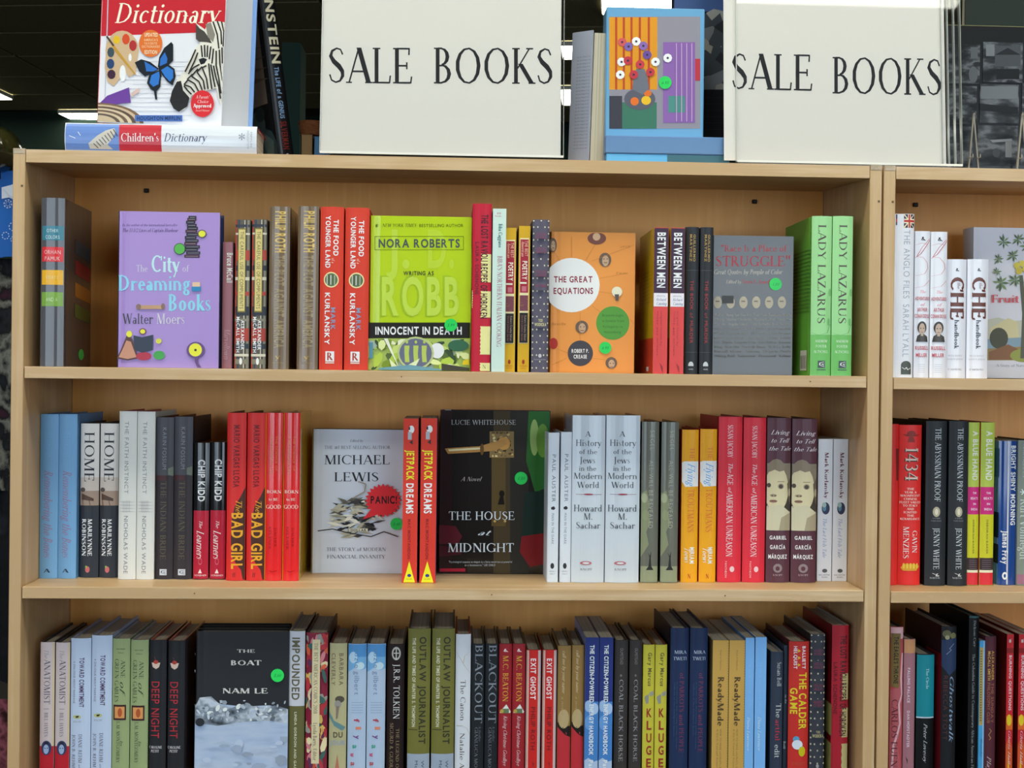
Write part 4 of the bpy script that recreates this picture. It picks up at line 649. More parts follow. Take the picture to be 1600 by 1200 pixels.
sieg = [P([0, 770, .3, 765, .5, 790, .3, 800, .55, 815, .3, 830, .45, 850, 0, 870], '#848a6c', 'tree_print'), E(0, 770, .35, 785, '#a3a888', 'tree_print'), E(.05, 796, .45, 812, '#8c9270', 'tree_print'), R(0, 884, 1, 915, '#8d9478', 'ground_print'), P([.45, 884, .5, 870, .4, 862, .52, 868, .6, 860, .58, 872, .62, 884, .75, 890, .3, 890], '#2c2c2a', 'bare_tree_print'), T('SIEGEL', .46, .7, 671, 703, '#a0a18e', 'b', name='author_lettering'), T('ALL WILL BE REVEALED', .42, .66, 718, 825, '#a0a18e', 'b')]
spine('grey-green hardcover with bare tree print at its foot', 1002, 1029.5, 659, sieg, '#67695f', Y=.063, copies=[(1033, 1060.5, 659.5)], board='#34342c', rcol='#30302c', lcol='#2c2c2a', rough=.25, coat=.4)
tro = [P([0, 722, .15, 720, 1, 720, 1, 759, .2, 760, .02, 752], '#eef0f6', 'white_label'), T('THE', .44, .74, 698, 718, '#d8702c', 's'), T('Flying', .34, .78, 723, 757, '#68a8e0', 'c'), T('TROUTMANS', .36, .74, 763, 831, '#d8702c', 's'), T('MIRIAM', .52, .78, 854, 880, '#fbf2dc', 'B', name='author_lettering'), T('Toews', .2, .52, 854, 878, '#fbf2dc', 'c', name='author_lettering'), T('N', .4, 896, .58, 903, '#b04c20', 'S', 'h', 'publisher_mark')]
spine('bright yellow-orange paperback-size hardcover with white title label', 1065, 1091.5, 671.5, tro, '#ecA21a', Y=.068, copies=[(1093.5, 1120, 670.5)], board='#b82c28', lcol='#c83028', dep=.14)
jac = [T('SUSAN JACOBY', .36, .58, 663, 714, '#f2d4d8', 's', name='author_lettering'), T('The', .4, .58, 722, 737, '#f2d4d8', 'i'), T('AGE', .36, .6, 739, 757, '#f2d4d8', 's'), T('of', .4, .56, 760, 768, '#f2d4d8', 'i'), T('AMERICAN UNREASON', .34, .6, 770, 869, '#f2d4d8', 's'), T('PANTHEON', .3, .38, 876, 902, '#f2c4c8', 'b', name='publisher_mark'), E(.5, 884, .7, 893, '#f2c4c8', 'publisher_mark')]
spine('thick coral red hardcover with white serif lettering', 1122.5, 1160, 651, jac, '#d63040', Y=.07, copies=[(1161.5, 1197, 652.5)], board='#9c3840', lcol='#a8252c', rough=.4, dep=.16)
gab = [R(0, 723, 1, 828, '#8a8270', 'baby_photo'), R(0, 770, 1, 798, '#453f38', 'baby_photo'), E(-.18, 716, .94, 800, '#8c7c68', 'baby_photo'), E(-.1, 727, .9, 800, '#d8cda6', 'baby_photo'), P([0, 790, .6, 788, 1, 800, 1, 828, 0, 828], '#cfc8aa', 'baby_photo'), E(.44, 754.5, .7, 763.5, '#a8977a', 'baby_photo'), E(.48, 756, .66, 762.5, '#4c4136', 'baby_photo'), E(.0, 754, .16, 761, '#4c4136', 'baby_photo'), R(.42, 751, .72, 752.4, '#a8946f', 'baby_photo'), E(.12, 771, .4, 775.5, '#a8967a', 'baby_photo'), E(.18, 772.5, .25, 775, '#6c5a48', 'baby_photo'), E(.3, 772.5, .37, 775, '#6c5a48', 'baby_photo'), E(.1, 780, .42, 784.5, '#94705e', 'baby_photo'), R(.12, 781.8, .4, 782.4, '#5c4238', 'baby_photo'), P([-.1, 727, .9, 727, .8, 733, .5, 736, .3, 733, 0, 738], '#8c7c68', 'baby_photo'), P([.84, 755, 1, 745, 1, 790, .9, 778], '#6a5f50', 'baby_photo'), E(.9, 762, .99, 775, '#b8a888', 'baby_photo'), P([.6, 808, 1, 800, 1, 828, .5, 828], '#a89c80', 'baby_photo'),
 T('Living', .12, 671, .88, 678, '#e6dce0', 'c', 'h'), T('to Tell', .12, 684, .86, 690.5, '#e6dce0', 'c', 'h'), T('the Tale', .04, 696.5, .96, 703, '#e6dce0', 'c', 'h'), T('GABRIEL', .12, 836.5, .84, 842, '#efe6e8', 'B', 'h', 'author_lettering'), T('GARC\u00cdA', .14, 851, .8, 857, '#efe6e8', 'B', 'h', 'author_lettering'), T('M\u00c1RQUEZ', .08, 866, .88, 872, '#efe6e8', 'B', 'h', 'author_lettering'), E(.28, 880, .66, 894, '#8c7c80', 'publisher_mark'), E(.38, 884, .56, 891, '#5a3540', 'publisher_mark'), T('KNOPF', .28, 896, .68, 899, '#b8a0a8', 's', 'h', 'publisher_mark')]
spine('dark maroon hardcover with sepia baby photo across the spine', 1198.5, 1236, 653, gab, '#5a3540', Y=.07, copies=[(1237.5, 1277, 654.5)], board='#3c1c28', rough=.35)
fish = [T('Mark Kurlansky', .46, .72, 706, 778, '#6c3440', 'S', name='author_lettering'), E(.28, 784, .84, 803, '#343c5c', 'round_print'), E(.34, 788, .6, 798, '#5c88a0', 'round_print'), E(.3, 784, .6, 792, '#9cb8b8', 'round_print'), T('The Last Fish Tale', .38, .64, 808, 870, '#8c9cc0', 'i'), E(.36, 888, .72, 894, '#54585e', 'publisher_mark'), T('BALLANTINE', .14, 896.5, .9, 898.5, '#54585e', 'b', 'h', 'publisher_mark'), T('BOOKS', .34, 900, .74, 902, '#54585e', 'b', 'h', 'publisher_mark')]
spine('short white paperback with dark red author name and round fish picture', 1277.5, 1300.5, 686, fish, '#dadde6', kind='p', Y=.088, copies=[(1301.5, 1324.5, 686)], dep=.13)
# ---- right bookcase, middle shelf
start(2, 'right bookcase')
g34 = [E(.3, 672, .7, 682, '#8c2a24', 'ship_print'), P([.12, 678, .9, 678, .7, 681, .3, 681], '#8c2a24', 'ship_print'), P([.4, 682, .6, 682, .66, 690, .34, 690], '#8c2a24', 'ship_print'), T('1434', .22, .78, 699, 752, '#4a3430', 'S'), T('1434', .26, .82, 698, 751, '#e0c8bc', 's')]
for i, s in enumerate(('THE', 'YEAR A', 'MAGNIFICENT', 'CHINESE', 'FLEET SAILED', 'TO ITALY', 'AND', 'IGNITED', 'THE', 'RENAISSANCE')):
    w = .06+len(s)*.034; g34.append(T(s, .5-w, 761.5+i*5.2, .5+w, 764.8+i*5.2, '#f4d0c8', 'S', 'h', 'subtitle_lettering'))
g34 += [T('GAVIN', .6, .82, 828, 863, '#fbe8e4', 's', name='author_lettering'), T('MENZIES', .2, .44, 822, 872, '#fbe8e4', 's', name='author_lettering'), P([.1, 886, .3, 880, .7, 880, .95, 884, .8, 891, .2, 891], '#d8a030', 'ship_print')]+[E(.18+i*.15, 879, .28+i*.15, 888, '#f0c848', 'ship_print') for i in range(5)]
spine('bright red hardcover with metallic numerals and small golden ship', 1405, 1440.5, 664, g34, '#e0302c', Y=.06, rough=.4, board='#1c1414')
spine('bright red hardcover partly hidden by the side panel of the right bookcase', 1380, 1404.4, 662.5, [P([.8, 700, 1, 700, 1, 750, .85, 750], '#7a2a24', 'title_lettering')], '#de2e2a', Y=.06, rough=.4)
aby = [T('THE ABYSSINIAN PROOF', .4, .68, 668, 783, '#c8ccd0', 's'), E(.32, 791, .68, 807, '#b0a890', 'portrait_print'), E(.42, 794, .58, 804, '#d8d0bc', 'portrait_print'), T('A KAMIL', .3, 808, .7, 810, '#8c9094', 's', 'h', 'subtitle_lettering'), T('PASHA NOVEL', .25, 812, .75, 814, '#8c9094', 's', 'h', 'subtitle_lettering'), T('JENNY WHITE', .38, .66, 824, 889, '#c8ccd0', 's', name='author_lettering')]+PL([(.34, 895), (.5, 897), (.6, 895.5), (.5, 899), (.66, 899)], .05, '#d4d4d4', 'publisher_mark', 1.4)+[T('NORTON', .22, 901, .7, 903.5, '#c4c8cc', 's', 'h', 'publisher_mark')]
spine('black hardcover with white serif title and tiny oval portrait', 1447, 1480, 658, aby, '#2a2d31', Y=.055, copies=[(1483, 1514, 658)], board='#131416', rough=.45, lcol='#101113', dep=.17)
bh = [R(0, 760, 1, 803, '#c82a78', 'pink_band'), R(0, 803, 1, 871, '#c8c428', 'yellow_band'), R(0, 871, 1, 890, '#3c2c30', 'dark_label'), R(0, 890, 1, 894, '#e8e0c0', 'white_band'), R(0, 894, 1, 915, '#d4323a', 'red_band'), T('A BLUE HAND', .36, .8, 672, 750, '#eef4d8', 'B'), T('THE', .4, 768, .74, 771, '#f4c8dc', 'B', 'h', 'subtitle_lettering'), T('BEATS', .22, 776, .88, 779.5, '#f4c8dc', 'B', 'h', 'subtitle_lettering'), T('IN', .44, 785, .7, 788, '#f4c8dc', 'B', 'h', 'subtitle_lettering'), T('INDIA', .26, 793, .86, 796.5, '#f4c8dc', 'B', 'h', 'subtitle_lettering'), T('DEBORAH BAKER', .44, .56, 811, 865, '#8a7c1c', 'B', name='author_lettering')]+[R(.16, 874+i*3.2, .84, 875+i*3.2, '#6c5c60', 'small_print') for i in range(5)]
spine('slim lime hardcover with magenta, yellow and red bands', 1512.5, 1530.5, 660, bh, '#b3c450', Y=.06, copies=[(1532, 1554, 660)], lcol='#c8382c', dep=.14, board='#8c2c28')
bsm = [R(.44, 640, .52, 920, '#c8c8d0', 'silver_streak'), T('BRIGHT SHINY MORNING', .64, .9, 695, 820, '#e8f0fa', 'B'), T('James Frey', .22, .5, 828, 881, '#e8f0fa', 'B', name='author_lettering'), E(.22, 893, .5, 905, '#e8f0fa', 'publisher_mark'), E(.3, 896, .42, 902, '#1f4a8c', 'publisher_mark')]
spine('glossy royal blue hardcover with white upright sans lettering', 1561, 1590, 689, bsm, '#1f4488', Y=.065, lcol='#6a90c0', left=[R(0, 800, 1, 840, '#142038', 'city_photo'), R(0, 850, 1, 880, '#20242c', 'city_photo'), R(0, 700, 1, 745, '#44709c', 'city_photo')], rough=.14, coat=.9, dep=.15, board='#d8d0d8')
spine('grey hardcover with pale leaf and lettering, cut by the right edge', 1591.5, 1622, 688, [T('ARMAGEDDON', .2, .6, 694, 745, '#b0b8b4', 's'), T('Kurt Vonnegut', .12, .5, 779, 874, '#c4ccc8', 's', name='author_lettering')]+[LN(.25-.16*math.cos(a), 768-5*math.sin(a), .25+.16*math.cos(a), 768+5*math.sin(a), .05, '#d8f0e4', 'leaf_mark', 1.2) for a in (0, 1.05, 2.1)]+[R(0, 897, 1, 912, '#9c6a80', 'pink_foot')], '#80887f', Y=.06, dep=.15)
# ================================================================== bottom shelf, left bookcase
start(3)
Y3 = .035
ana = [R(0, 1166, 1, 1400, '#a81d2a', 'red_foot'), R(.88, 1003, 1, 1166, '#c2b08c', 'edge_tint'), T('The', .3, .6, 1014, 1028, '#8c8a90', 'i'), T('ANATOMIST', .3, .72, 1030, 1100, '#4e4c58', 's'), R(.3, 1107, .66, 1107.8, '#6c6a74', 'rule'), T('BILL HAYES', .34, .6, 1113, 1151, '#5e5c68', 's', name='author_lettering'), E(.14, 1157, .86, 1180, '#33385a', 'portrait_print'), E(.3, 1163, .68, 1178, '#8ea0c0', 'portrait_print'), P([.28, 1166, .4, 1159, .6, 1159, .7, 1166, .6, 1163, .4, 1163], '#1e2034', 'portrait_print'), E(.36, 1168, .46, 1169.6, '#2a3050', 'portrait_print'), E(.54, 1168, .64, 1169.6, '#2a3050', 'portrait_print')]
spine('slim cream hardcover with red foot and oval portrait', 61.5, 84.5, 1003.5, ana, '#bcaeb0', Y=Y3, copies=[(85.5, 108.5, 1004)], board='#24262c', rcol='#1c1e24', dep=.16)
tow = [T('TOWARD COMMITMENT', .46, .68, 1027, 1105, '#4c3a58', 'B'), T('A DIALOGUE ABOUT MARRIAGE', .14, .24, 1033, 1099, '#54506c', 'b', name='subtitle_lettering'), E(.14, 1117, .56, 1123, '#a8ac74', 'dog_mark'), P([.28, 1119, .46, 1118, .42, 1121, .3, 1121.5], '#22241c', 'dog_mark'), T('KNOPF', .16, 1126, .58, 1129, '#7c7c8c', 's', 'h', 'publisher_mark'), T('DIANE REHM', .44, .62, 1147, 1192, '#4c4a5c', 's', name='author_lettering'), T('and', .46, .56, 1194, 1203, '#4c4a5c', 'i', name='author_lettering'), T('JOHN B. REHM', .12, .28, 1148, 1200, '#4c4a5c', 's', name='author_lettering')]
spine('pale blue-white hardcover with purple block title running down', 109, 141, 997.5, tow, '#aebcd4', Y=Y3, copies=[(141.5, 174, 993)], board='#8c90a8', rcol='#8c98b0', dep=.165)
ann = [T('Complete and Unabridged', .2, 1012, .72, 1014.5, '#4c543c', 'i', 'h', 'subtitle_lettering'), T('Edition', .3, 1018, .66, 1020.5, '#4c543c', 'i', 'h', 'subtitle_lettering'), T('ANNE', .5, .74, 1031, 1059, '#3c4434', 's'), T('of', .46, .76, 1063, 1080, '#3c4434', 'c'), T('GREEN GABLES', .14, .38, 1029, 1097, '#3c4434', 's'), R(.08, 1101, .82, 1125, '#3c2024', 'picture_frame'), R(.16, 1104, .74, 1122, '#c88c54', 'small_print'), E(.34, 1106, .6, 1120, '#a8502c', 'small_print'), T('by', .52, .66, 1157, 1166, '#3c4434', 'i', name='author_lettering'), T('L.M. MONTGOMERY', .28, .48, 1127, 1192, '#3c4434', 's', name='author_lettering')]
spine('sage green hardcover with small square framed picture', 174.5, 202, 998, ann, '#8c9a6e', Y=Y3, copies=[(202.8, 231, 1000)], board='#8c8c94', rcol='#74805c', dep=.16)
dee = [P([.12, 1035, .66, 1035, .58, 1042, .4, 1045, .2, 1042], '#c8b0a4', 'bowl_print'), E(.24, 1031, .54, 1037, '#a83c34', 'bowl_print'), LN(.3, 1026, .42, 1034, .02, '#8c4c48', 'bowl_print'), T('DEEP NIGHT', .14, .62, 1064, 1154, '#a8323c', 'b'), T('CAROLINE', .02, 1165.5, .8, 1169.5, '#c0bcc0', 'S', 'h', 'author_lettering'), T('PETIT', .14, 1171.5, .64, 1175.5, '#c0bcc0', 'S', 'h', 'author_lettering')]
spine('black hardcover, red lettering below a small fruit bowl', 232.5, 259, 1000, dee, '#27282c', Y=Y3, copies=[(261.5, 288, 1001)], board='#8c2c3a', rcol='#3c3438', rough=.28, coat=.4, dep=.16)
FOAM = ('noise', ['#2f3338', '#6f7a88', '#b8c0cc', '#a4b2c8'], 34, 1, 1, 1.6)
SURF = ('noise', ['#8fa0bc', '#9fb0ca', '#a8b6cc', '#98a6bc'], 14, 1, 1, 5)
boat = [P([300, 1102, 330, 1093, 345, 1100, 380, 1104, 420, 1102, 452, 1108, 452, 1300, 300, 1300], SURF, 'sea_print'), P([300, 1104, 312, 1090, 330, 1088, 345, 1102, 362, 1106, 380, 1100, 410, 1106, 430, 1102, 452, 1108, 452, 1130, 420, 1126, 380, 1128, 340, 1134, 300, 1130], FOAM, 'foam_print')]
boat += S_(60, 302, 1094, 450, 1126, ['#c4ccd6', '#8a949f', '#d4dae2', '#5c646c', '#a8b2be'], 2, 7, 9, 'foam_print')+S_(20, 302, 1150, 450, 1215, ['#93a1b8', '#aebbd0', '#8a96aa'], 4, 16, 10, 'sea_print', 0)
boat += [E(306, 1121, 320, 1134, '#2c3036', 'foam_print'), T('THE', 371, 1014, 399, 1019, '#b8b8b4', 'S', 'h'), T('BOAT', 361, 1031, 409, 1038.5, '#c0c0bc', 'S', 'h'), T('NAM LE', 348, 1074.5, 419, 1082.5, '#c0c0bc', 'S', 'h', 'author_lettering')]+STK(434, 1054.5, 10.3, '5.00')
sq = [E(303, 1018, 306, 1024, '#b0b0b0', 'speck_print'), E(303, 1044, 306, 1051, '#b0b0b0', 'speck_print')]
face('black and sea-blue hardcover facing out with foaming wave picture, front of three', 304, 451, 986.5, boat+sq, '#2b2d31', Y=Y3, th=.026, board='#141517', rough=.3, coat=.2)
for k, lb in enumerate(('black hardcover standing directly behind the wave-picture book', 'black hardcover at the back of the three facing out')):
    face(lb, 306+k*3.5, 450+k*1.5, 982-k*3.5, [], '#2b2d31', Y=Y3+.0275*(k+1)+.0005*k, th=.026, board='#141517', rough=.3)
imp = [R(0, 985, 1, 1103, '#b8bac4', 'white_top'), T('IMPOUNDED', .2, .66, 995, 1094, '#5c5844', 'B'), T('LINDA GORDON AND GARY Y. OKIHIRO', .38, .52, 1112, 1250, '#c0c0a8', 'B', name='author_lettering')]
spine('white and olive hardcover with large brown upper lettering', 450.5, 476, 985.5, imp, '#5e5c38', Y=Y3, board='#6c6c74', rcol='#1c1c1e', dep=.16, rough=.3)
com = [R(.3, 998, .66, 1192, '#c8bc98', 'title_label'), T('THE BEST AMERICAN COMICS 2008', .38, .56, 1003, 1114, '#5c4c3c', 's'), T('Lynda Barry, Editor', .38, .56, 1128, 1187, '#5c4c3c', 's', name='author_lettering')]
comb = S_(90, 0, 989, 1, 1200, ['#a8323c', '#c85a3c', '#5c2c4c', '#c8a85c', '#8c8c84', '#3c5c58', '#d8c8a0', '#7c1c30', '#c87c84'], .12, .3, 21, 'comic_print')
comb = [('P', [(x, y0+(y-y0)*60) for x, y in pt], c, n) for (_, pt, c, n) in comb for y0 in [sum(q[1] for q in pt)/len(pt)]]
spine('crimson patterned hardcover with a long cream vertical title label', 477, 511.5, 989, [R(0, 989, 1, 1300, '#7c2438', 'comic_print')]+comb+com, '#8c2c3c', Y=Y3, board='#2c2430', rcol='#2a2024', dep=.165)
cle = [T('BARBARA', .56, .8, 1020, 1071, '#5c4438', 'b', name='author_lettering'), T('CLEVERLY', .12, .34, 1020, 1071, '#5c4438', 'b', name='author_lettering'), E(.34, 1087, .88, 1098, '#4c463c', 'dancer_print'), E(.3, 1094, .7, 1106, '#8c8884', 'dancer_print'), P([.4, 1103, .6, 1103, .5, 1122, .4, 1124], '#7c6c64', 'dancer_print'), P([.0, 1112, .3, 1126, .6, 1130, .95, 1136, .8, 1142, .3, 1134, .0, 1120], '#5c8084', 'dancer_print'), T('DU', .24, 1144, .82, 1152, '#4c4434', 'B', 'h'), T('JOUR', .04, 1157, .96, 1164, '#8c96a8', 'B', 'h'), P([.3, 1215, .5, 1178, .7, 1215], '#a86c58', 'tower_print')]
spine('khaki hardcover with dancing figure print and small tower', 514, 541.5, 1005, cle, '#a8a27c', Y=Y3, board='#5c1c28', rcol='#7c7c60', dep=.145)
gil = [R(0, 1005, 1, 1026, '#4c88c0', 'sky_print'), P([0, 1026, 1, 1026, 1, 1044, .7, 1047, .4, 1042, 0, 1050], '#6ca0cc', 'sky_print'), E(.05, 1018, .5, 1036, '#a8c4dc', 'sky_print'), E(.4, 1034, .9, 1046, '#b4cce0', 'sky_print'), T('suzie', .36, .62, 1013, 1044, '#5c80a8', 'b', name='author_lettering'), T('gilbert', .36, .62, 1048, 1086, '#6c7c9c', 'b', name='author_lettering')]+[R(.2, y, .84, y+.8, '#8894b0', 'small_print') for y in (1097, 1101, 1105, 1109, 1113)]
for ch, y, x, c in (('f', 1124, .5, '#a83c4c'), ('l', 1136, .6, '#c87c64'), ('y', 1150, .56, '#6c3c7c'), ('a', 1165, .44, '#3c9484'), ('w', 1178, .3, '#b0446c'), ('a', 1192, .34, '#a84c54'), ('y', 1206, .5, '#4c6cb0')): gil.append(T(ch, x-.14, x+.14, y-2, y+5, c, 'B'))
spine('pale sky-blue hardcover with scattered coloured title letters', 543, 572, 1006, gil, '#a2b4cc', Y=Y3, board='#1c2432', rcol='#28303c', copies=[(572.8, 602, 1006)], dep=.145)
tol = [E(.26, 1010, .78, 1031, '#a8a8a4', 'round_emblem'), E(.34, 1013, .7, 1028, '#2c1c18', 'round_emblem'), LN(.52, 1013, .52, 1030, .06, '#b8b8b0', 'round_emblem'), LN(.36, 1020, .68, 1020, .1, '#b8b8b0', 'round_emblem', 1.5), T('J.R.R. TOLKIEN', .38, .74, 1037, 1123, '#c0c0c0', 's', name='author_lettering'), T('THE LEGEND OF', .56, .74, 1138, 1204, '#8c785c', 's'), T('SIGURD & GUDRUN', .2, .4, 1129, 1213, '#8c785c', 's')]
spine('very dark brown hardcover with silver round emblem and lettering', 604, 631.5, 1006.5, S_(16, 0, 1010, 1, 1200, ['#3a1c14'], .1, .3, 3, 'vine_print')+tol, '#201413', Y=Y3, board='#15161a', rcol='#121214', dep=.145)
out = [R(0, 1178, 1, 1400, '#8e9aac', 'blue_grey_foot'), T('OUTLAW JOURNALIST', .52, .8, 994, 1163, '#343420', 'B'), T('THE LIFE AND TIMES OF HUNTER S. THOMPSON', .2, .34, 996, 1136, '#c0bfa8', 'B', name='subtitle_lettering'), R(.05, 1139.5, .46, 1140.5, '#343420', 'rule'), T('William', .64, .76, 1188, 1226, '#3c4454', 'b', name='author_lettering'), T('McKeen', .36, .48, 1188, 1226, '#3c4454', 'b', name='author_lettering')]
spine('tall olive hardcover with dark block title and grey-blue foot', 636.5, 672, 982.5, out, '#6a6832', Y=.03, copies=[(674, 710, 982.5)], board='#26282a', rcol='#2c2c20', lcol='#2c2c20', dep=.165)
can = [T('The Canon', .34, .68, 1062, 1126, '#5c544e', 's'), T('Natalie Angier', .34, .64, 1145, 1232, '#5c544e', 's', name='author_lettering')]+PL([(0, 1018), (.4, 1032), (.6, 1040), (1, 1052)], .03, '#a0988c', 'curved_line', 1)+PL([(.5, 1036), (.6, 1024), (1, 1018)], .04, '#b0a890', 'curved_line', 1.2)+PL([(.1, 1134), (.5, 1134), (.8, 1138), (1, 1148)], .03, '#a0988c', 'curved_line', 1)
spine('white hardcover with thin curved line and grey serif title', 711, 735, 991, can, '#c4c8d0', Y=Y3, board='#8c3038', lcol='#40403c', dep=.15)
bla = [T('BLACKOUT', .28, .86, 1007, 1130, '#7c828c', 's'), T('A thriller', .6, .78, 1134, 1158, '#5c6068', 'i', name='subtitle_lettering'), T('GIANLUCA MOROZZI', .3, .54, 1136, 1225, '#6c7078', 's', name='author_lettering')]
spine('near-black hardcover with tall thin grey title lettering', 736, 756.5, 1006, bla, '#1b1f24', Y=Y3, copies=[(757.5, 778, 1006)], board='#1a2430', dep=.145)
bea = [T('&', .32, 1013, .68, 1018, '#d8c8c8', 'S', 'h', 'publisher_mark'), T('M.C. BEATON', .3, .72, 1024, 1096, '#c49a38', 's', name='author_lettering'), P([.1, 1112, .6, 1100, .95, 1112, .9, 1114, .1, 1114], '#c8ccc8', 'house_print'), R(.3, 1107, .8, 1114, '#5c6c50', 'house_print'), E(.1, 1108, .4, 1114, '#a8943c', 'house_print'), T('Kissing Christmas Goodbye', .4, .68, 1118, 1196, '#c8b0b4', 'c'), T('A', .4, 1200, .6, 1206, '#c8b0b4', 'i', 'h', 'publisher_mark')]
spine('dark red hardcover with gold author lettering and tiny snowy house', 779, 799.5, 1006, bea, '#8e2028', Y=Y3, copies=[(800.2, 820.5, 1006)], board='#15181c', dep=.14)
exg = [R(0, 1000, .1, 1400, '#a8867c', 'pale_edge'), R(.1, 1000, .18, 1400, '#c8a8a0', 'pale_edge'), R(.8, 1000, .92, 1400, '#c4a8a4', 'pale_edge'), R(.92, 1000, 1, 1400, '#a09aa4', 'pale_edge'), T('EXIT GHOST', .3, .64, 1028, 1093, '#d8cccc', 'B'), T('PHILIP ROTH', .34, .64, 1104, 1172, '#501c20', 'b', name='author_lettering'), P([.46, 1190, .6, 1192, .54, 1198], '#7c2424', 'publisher_mark')]
spine('scarlet hardcover with pale edges, white title, shorter than its neighbours', 821.5, 845, 1015.5, exg, '#ba2420', Y=Y3, copies=[(847, 869.5, 1015.5)], board='#16181c', dep=.14)
cal = [P([0, 1136, .3, 1141, .7, 1144, 1, 1152, 1, 1300, 0, 1300], '#ac2c34', 'red_foot'), P([0, 1128, .4, 1136, 1, 1134, 1, 1152, .6, 1148, .2, 1140, 0, 1136], '#1c1814', 'dark_band'), E(.05, 1108, .9, 1138, '#a8946c', 'skin_print'), T('call me by your name', .34, .6, 1016, 1082, '#c0ae8c', 'c'), T('a novel', .3, .5, 1088, 1116, '#a08a60', 'i', name='author_lettering')]
spine('tan photographic hardcover with red foot', 871, 892, 1009, cal, '#85693c', Y=Y3, board='#1c1c1e', copies=[(893, 912.5, 1008)], dep=.14)
cit = [R(0, 1096, 1, 1400, '#3f74b4', 'sky_print'), E(0, 1094, .5, 1112, '#8ca8cc', 'sky_print'), E(.4, 1098, 1, 1116, '#9cb4d4', 'sky_print'), E(.0, 1118, .6, 1140, '#5c8cc4', 'sky_print'), P([0, 1188, .3, 1184, .7, 1190, 1, 1188, 1, 1210, 0, 1210], '#9cb0cc', 'sky_print'), T('THE CITIZEN-POWERED ENERGY HANDBOOK', .34, .64, 1007, 1180, '#cfd6e4', 'B'), T('Paul', .34, .64, 1187, 1206, '#cfd6e4', 'B', name='author_lettering')]
spine('royal blue paperback with white bold lettering over clouds', 913.5, 935.5, 996, cit, '#23306e', kind='p', Y=.03, copies=[(936, 957.5, 996)], lcol='#8084a4', dep=.18)
coa = [T('OLMSTEAD', .4, .62, 1012, 1038, '#7c7474', 'b', name='author_lettering'), E(.4, 1053, .55, 1057, '#6c6464', 'small_mark'), T('COAL BLACK HORSE', .36, .66, 1061, 1190, '#8e8c90', 's')]
spine('dark grey-brown hardcover with elongated pale lettering', 959.5, 981, 1000.5, coa, '#34302f', Y=Y3, copies=[(983, 1003, 1000.5)], board='#1c1c20', dep=.15)
klu = [T('Gary Marcus', .42, .74, 1019, 1072, '#5c5430', 'B', name='author_lettering'), P([.55, 1082, .95, 1079, .95, 1086, .6, 1088], '#8c8c84', 'hinge_print'), P([.15, 1088, .5, 1084, .5, 1098, .3, 1100, .15, 1092], '#84847c', 'hinge_print')]+[T(ch, .3, 1107+i*19.6, .82, 1120+i*19.6, '#8a3024', 'B', 'h') for i, ch in enumerate('KLUGE')]
spine('yellow hardcover with stacked red capitals down the spine', 1004.3, 1022.5, 1007.5, klu, '#b6ae3a', Y=Y3, copies=[(1023.3, 1042, 1007.5)], board='#6c3420', dep=.14)
par = [T('MIRA', .2, 1016, .86, 1021, '#a8b4c8', 's', 'h', 'author_lettering'), T('TWETI', .14, 1026, .88, 1031, '#a8b4c8', 's', 'h', 'author_lettering'), T('of PARROTS and PEOPLE', .5, .76, 1051, 1176, '#6c3450', 's')]+[T('The Sometimes Funny, Always Fascinating, and Often Catastrophic', .34, .4, 1064, 1170, '#3c5478', 'i', name='subtitle_lettering'), T('Collision of Two Intelligent Species', .2, .26, 1066, 1150, '#3c5478', 'i', name='subtitle_lettering')]
spine('thick navy hardcover with white small capitals and reddish vertical title', 1047, 1076, 981.5, par, '#1d2b4c', Y=.03, copies=[(1077.5, 1105.5, 981.5)], board='#1a2440', lcol='#191c24', dep=.17)
rea = [T('Berger & Hawthorne', .46, .54, 1015, 1047, '#6c5a38', 'i', name='author_lettering'), T('ReadyMade', .34, .72, 1057, 1134, '#4c3c24', 'S'), T('HOW TO MAKE (ALMOST) EVERYTHING', .5, .6, 1139, 1225, '#6c5a34', 'b', name='subtitle_lettering'), T('A Do-It-Yourself Primer', .3, .4, 1139, 1200, '#6c5a34', 'b', name='subtitle_lettering')]+[R(.93, y, 1, y+.8, '#6c5a34', 'ruler_marks') for y in range(1004, 1200, 4)]
spine('golden tan paperback with dark brown lettering and ruler marks', 1112.5, 1138, 1000.5, rea, '#b48f48', kind='p', Y=.03, copies=[(1138.4, 1163.5, 1000.5)], lcol='#806c48', dep=.175)
lbl = [T('Diana Lawrence', .3, .6, 1120, 1172, '#b8d0ec', 'c', name='author_lettering')]+[T('THE WINTER WALKS OF A NATURALIST', .36, .62, 1035, 1115, '#82aede', 'b')]
spine('slim light blue paperback with almost invisible pale lettering', 1163.5, 1178, 996.5, lbl, '#6fa3d8', kind='p', Y=.03, copies=[(1179, 1197, 995.5)], lcol='#4c78a8', dep=.18)
bel = [T('Susan Bell', .5, .86, 1034, 1072, '#a8acb0', 's', name='author_lettering'), T('The', .44, .86, 1099, 1121, '#b0b4b8', 's'), T('artful', .4, .8, 1124, 1157, '#a03040', 's'), T('edit', .36, .78, 1163, 1184, '#b0b4b8', 's')]
spine('dark slate hardcover with a white and red title, right of the light blue pair', 1204, 1223.5, 1018.5, bel, '#2c3444', Y=Y3, lcol='#1c242e', board='#8c8c88', dep=.15)
spine('taller slate hardcover half hidden behind the red yellow-lettered book', 1223.8, 1232, 1008, [T('on the', .3, .7, 1085, 1099, '#b0b4b8', 's'), T('Bell', .1, .5, 1158, 1170, '#b0b4b8', 's')], '#29323f', Y=.045, board='#1c1c20', dep=.13)
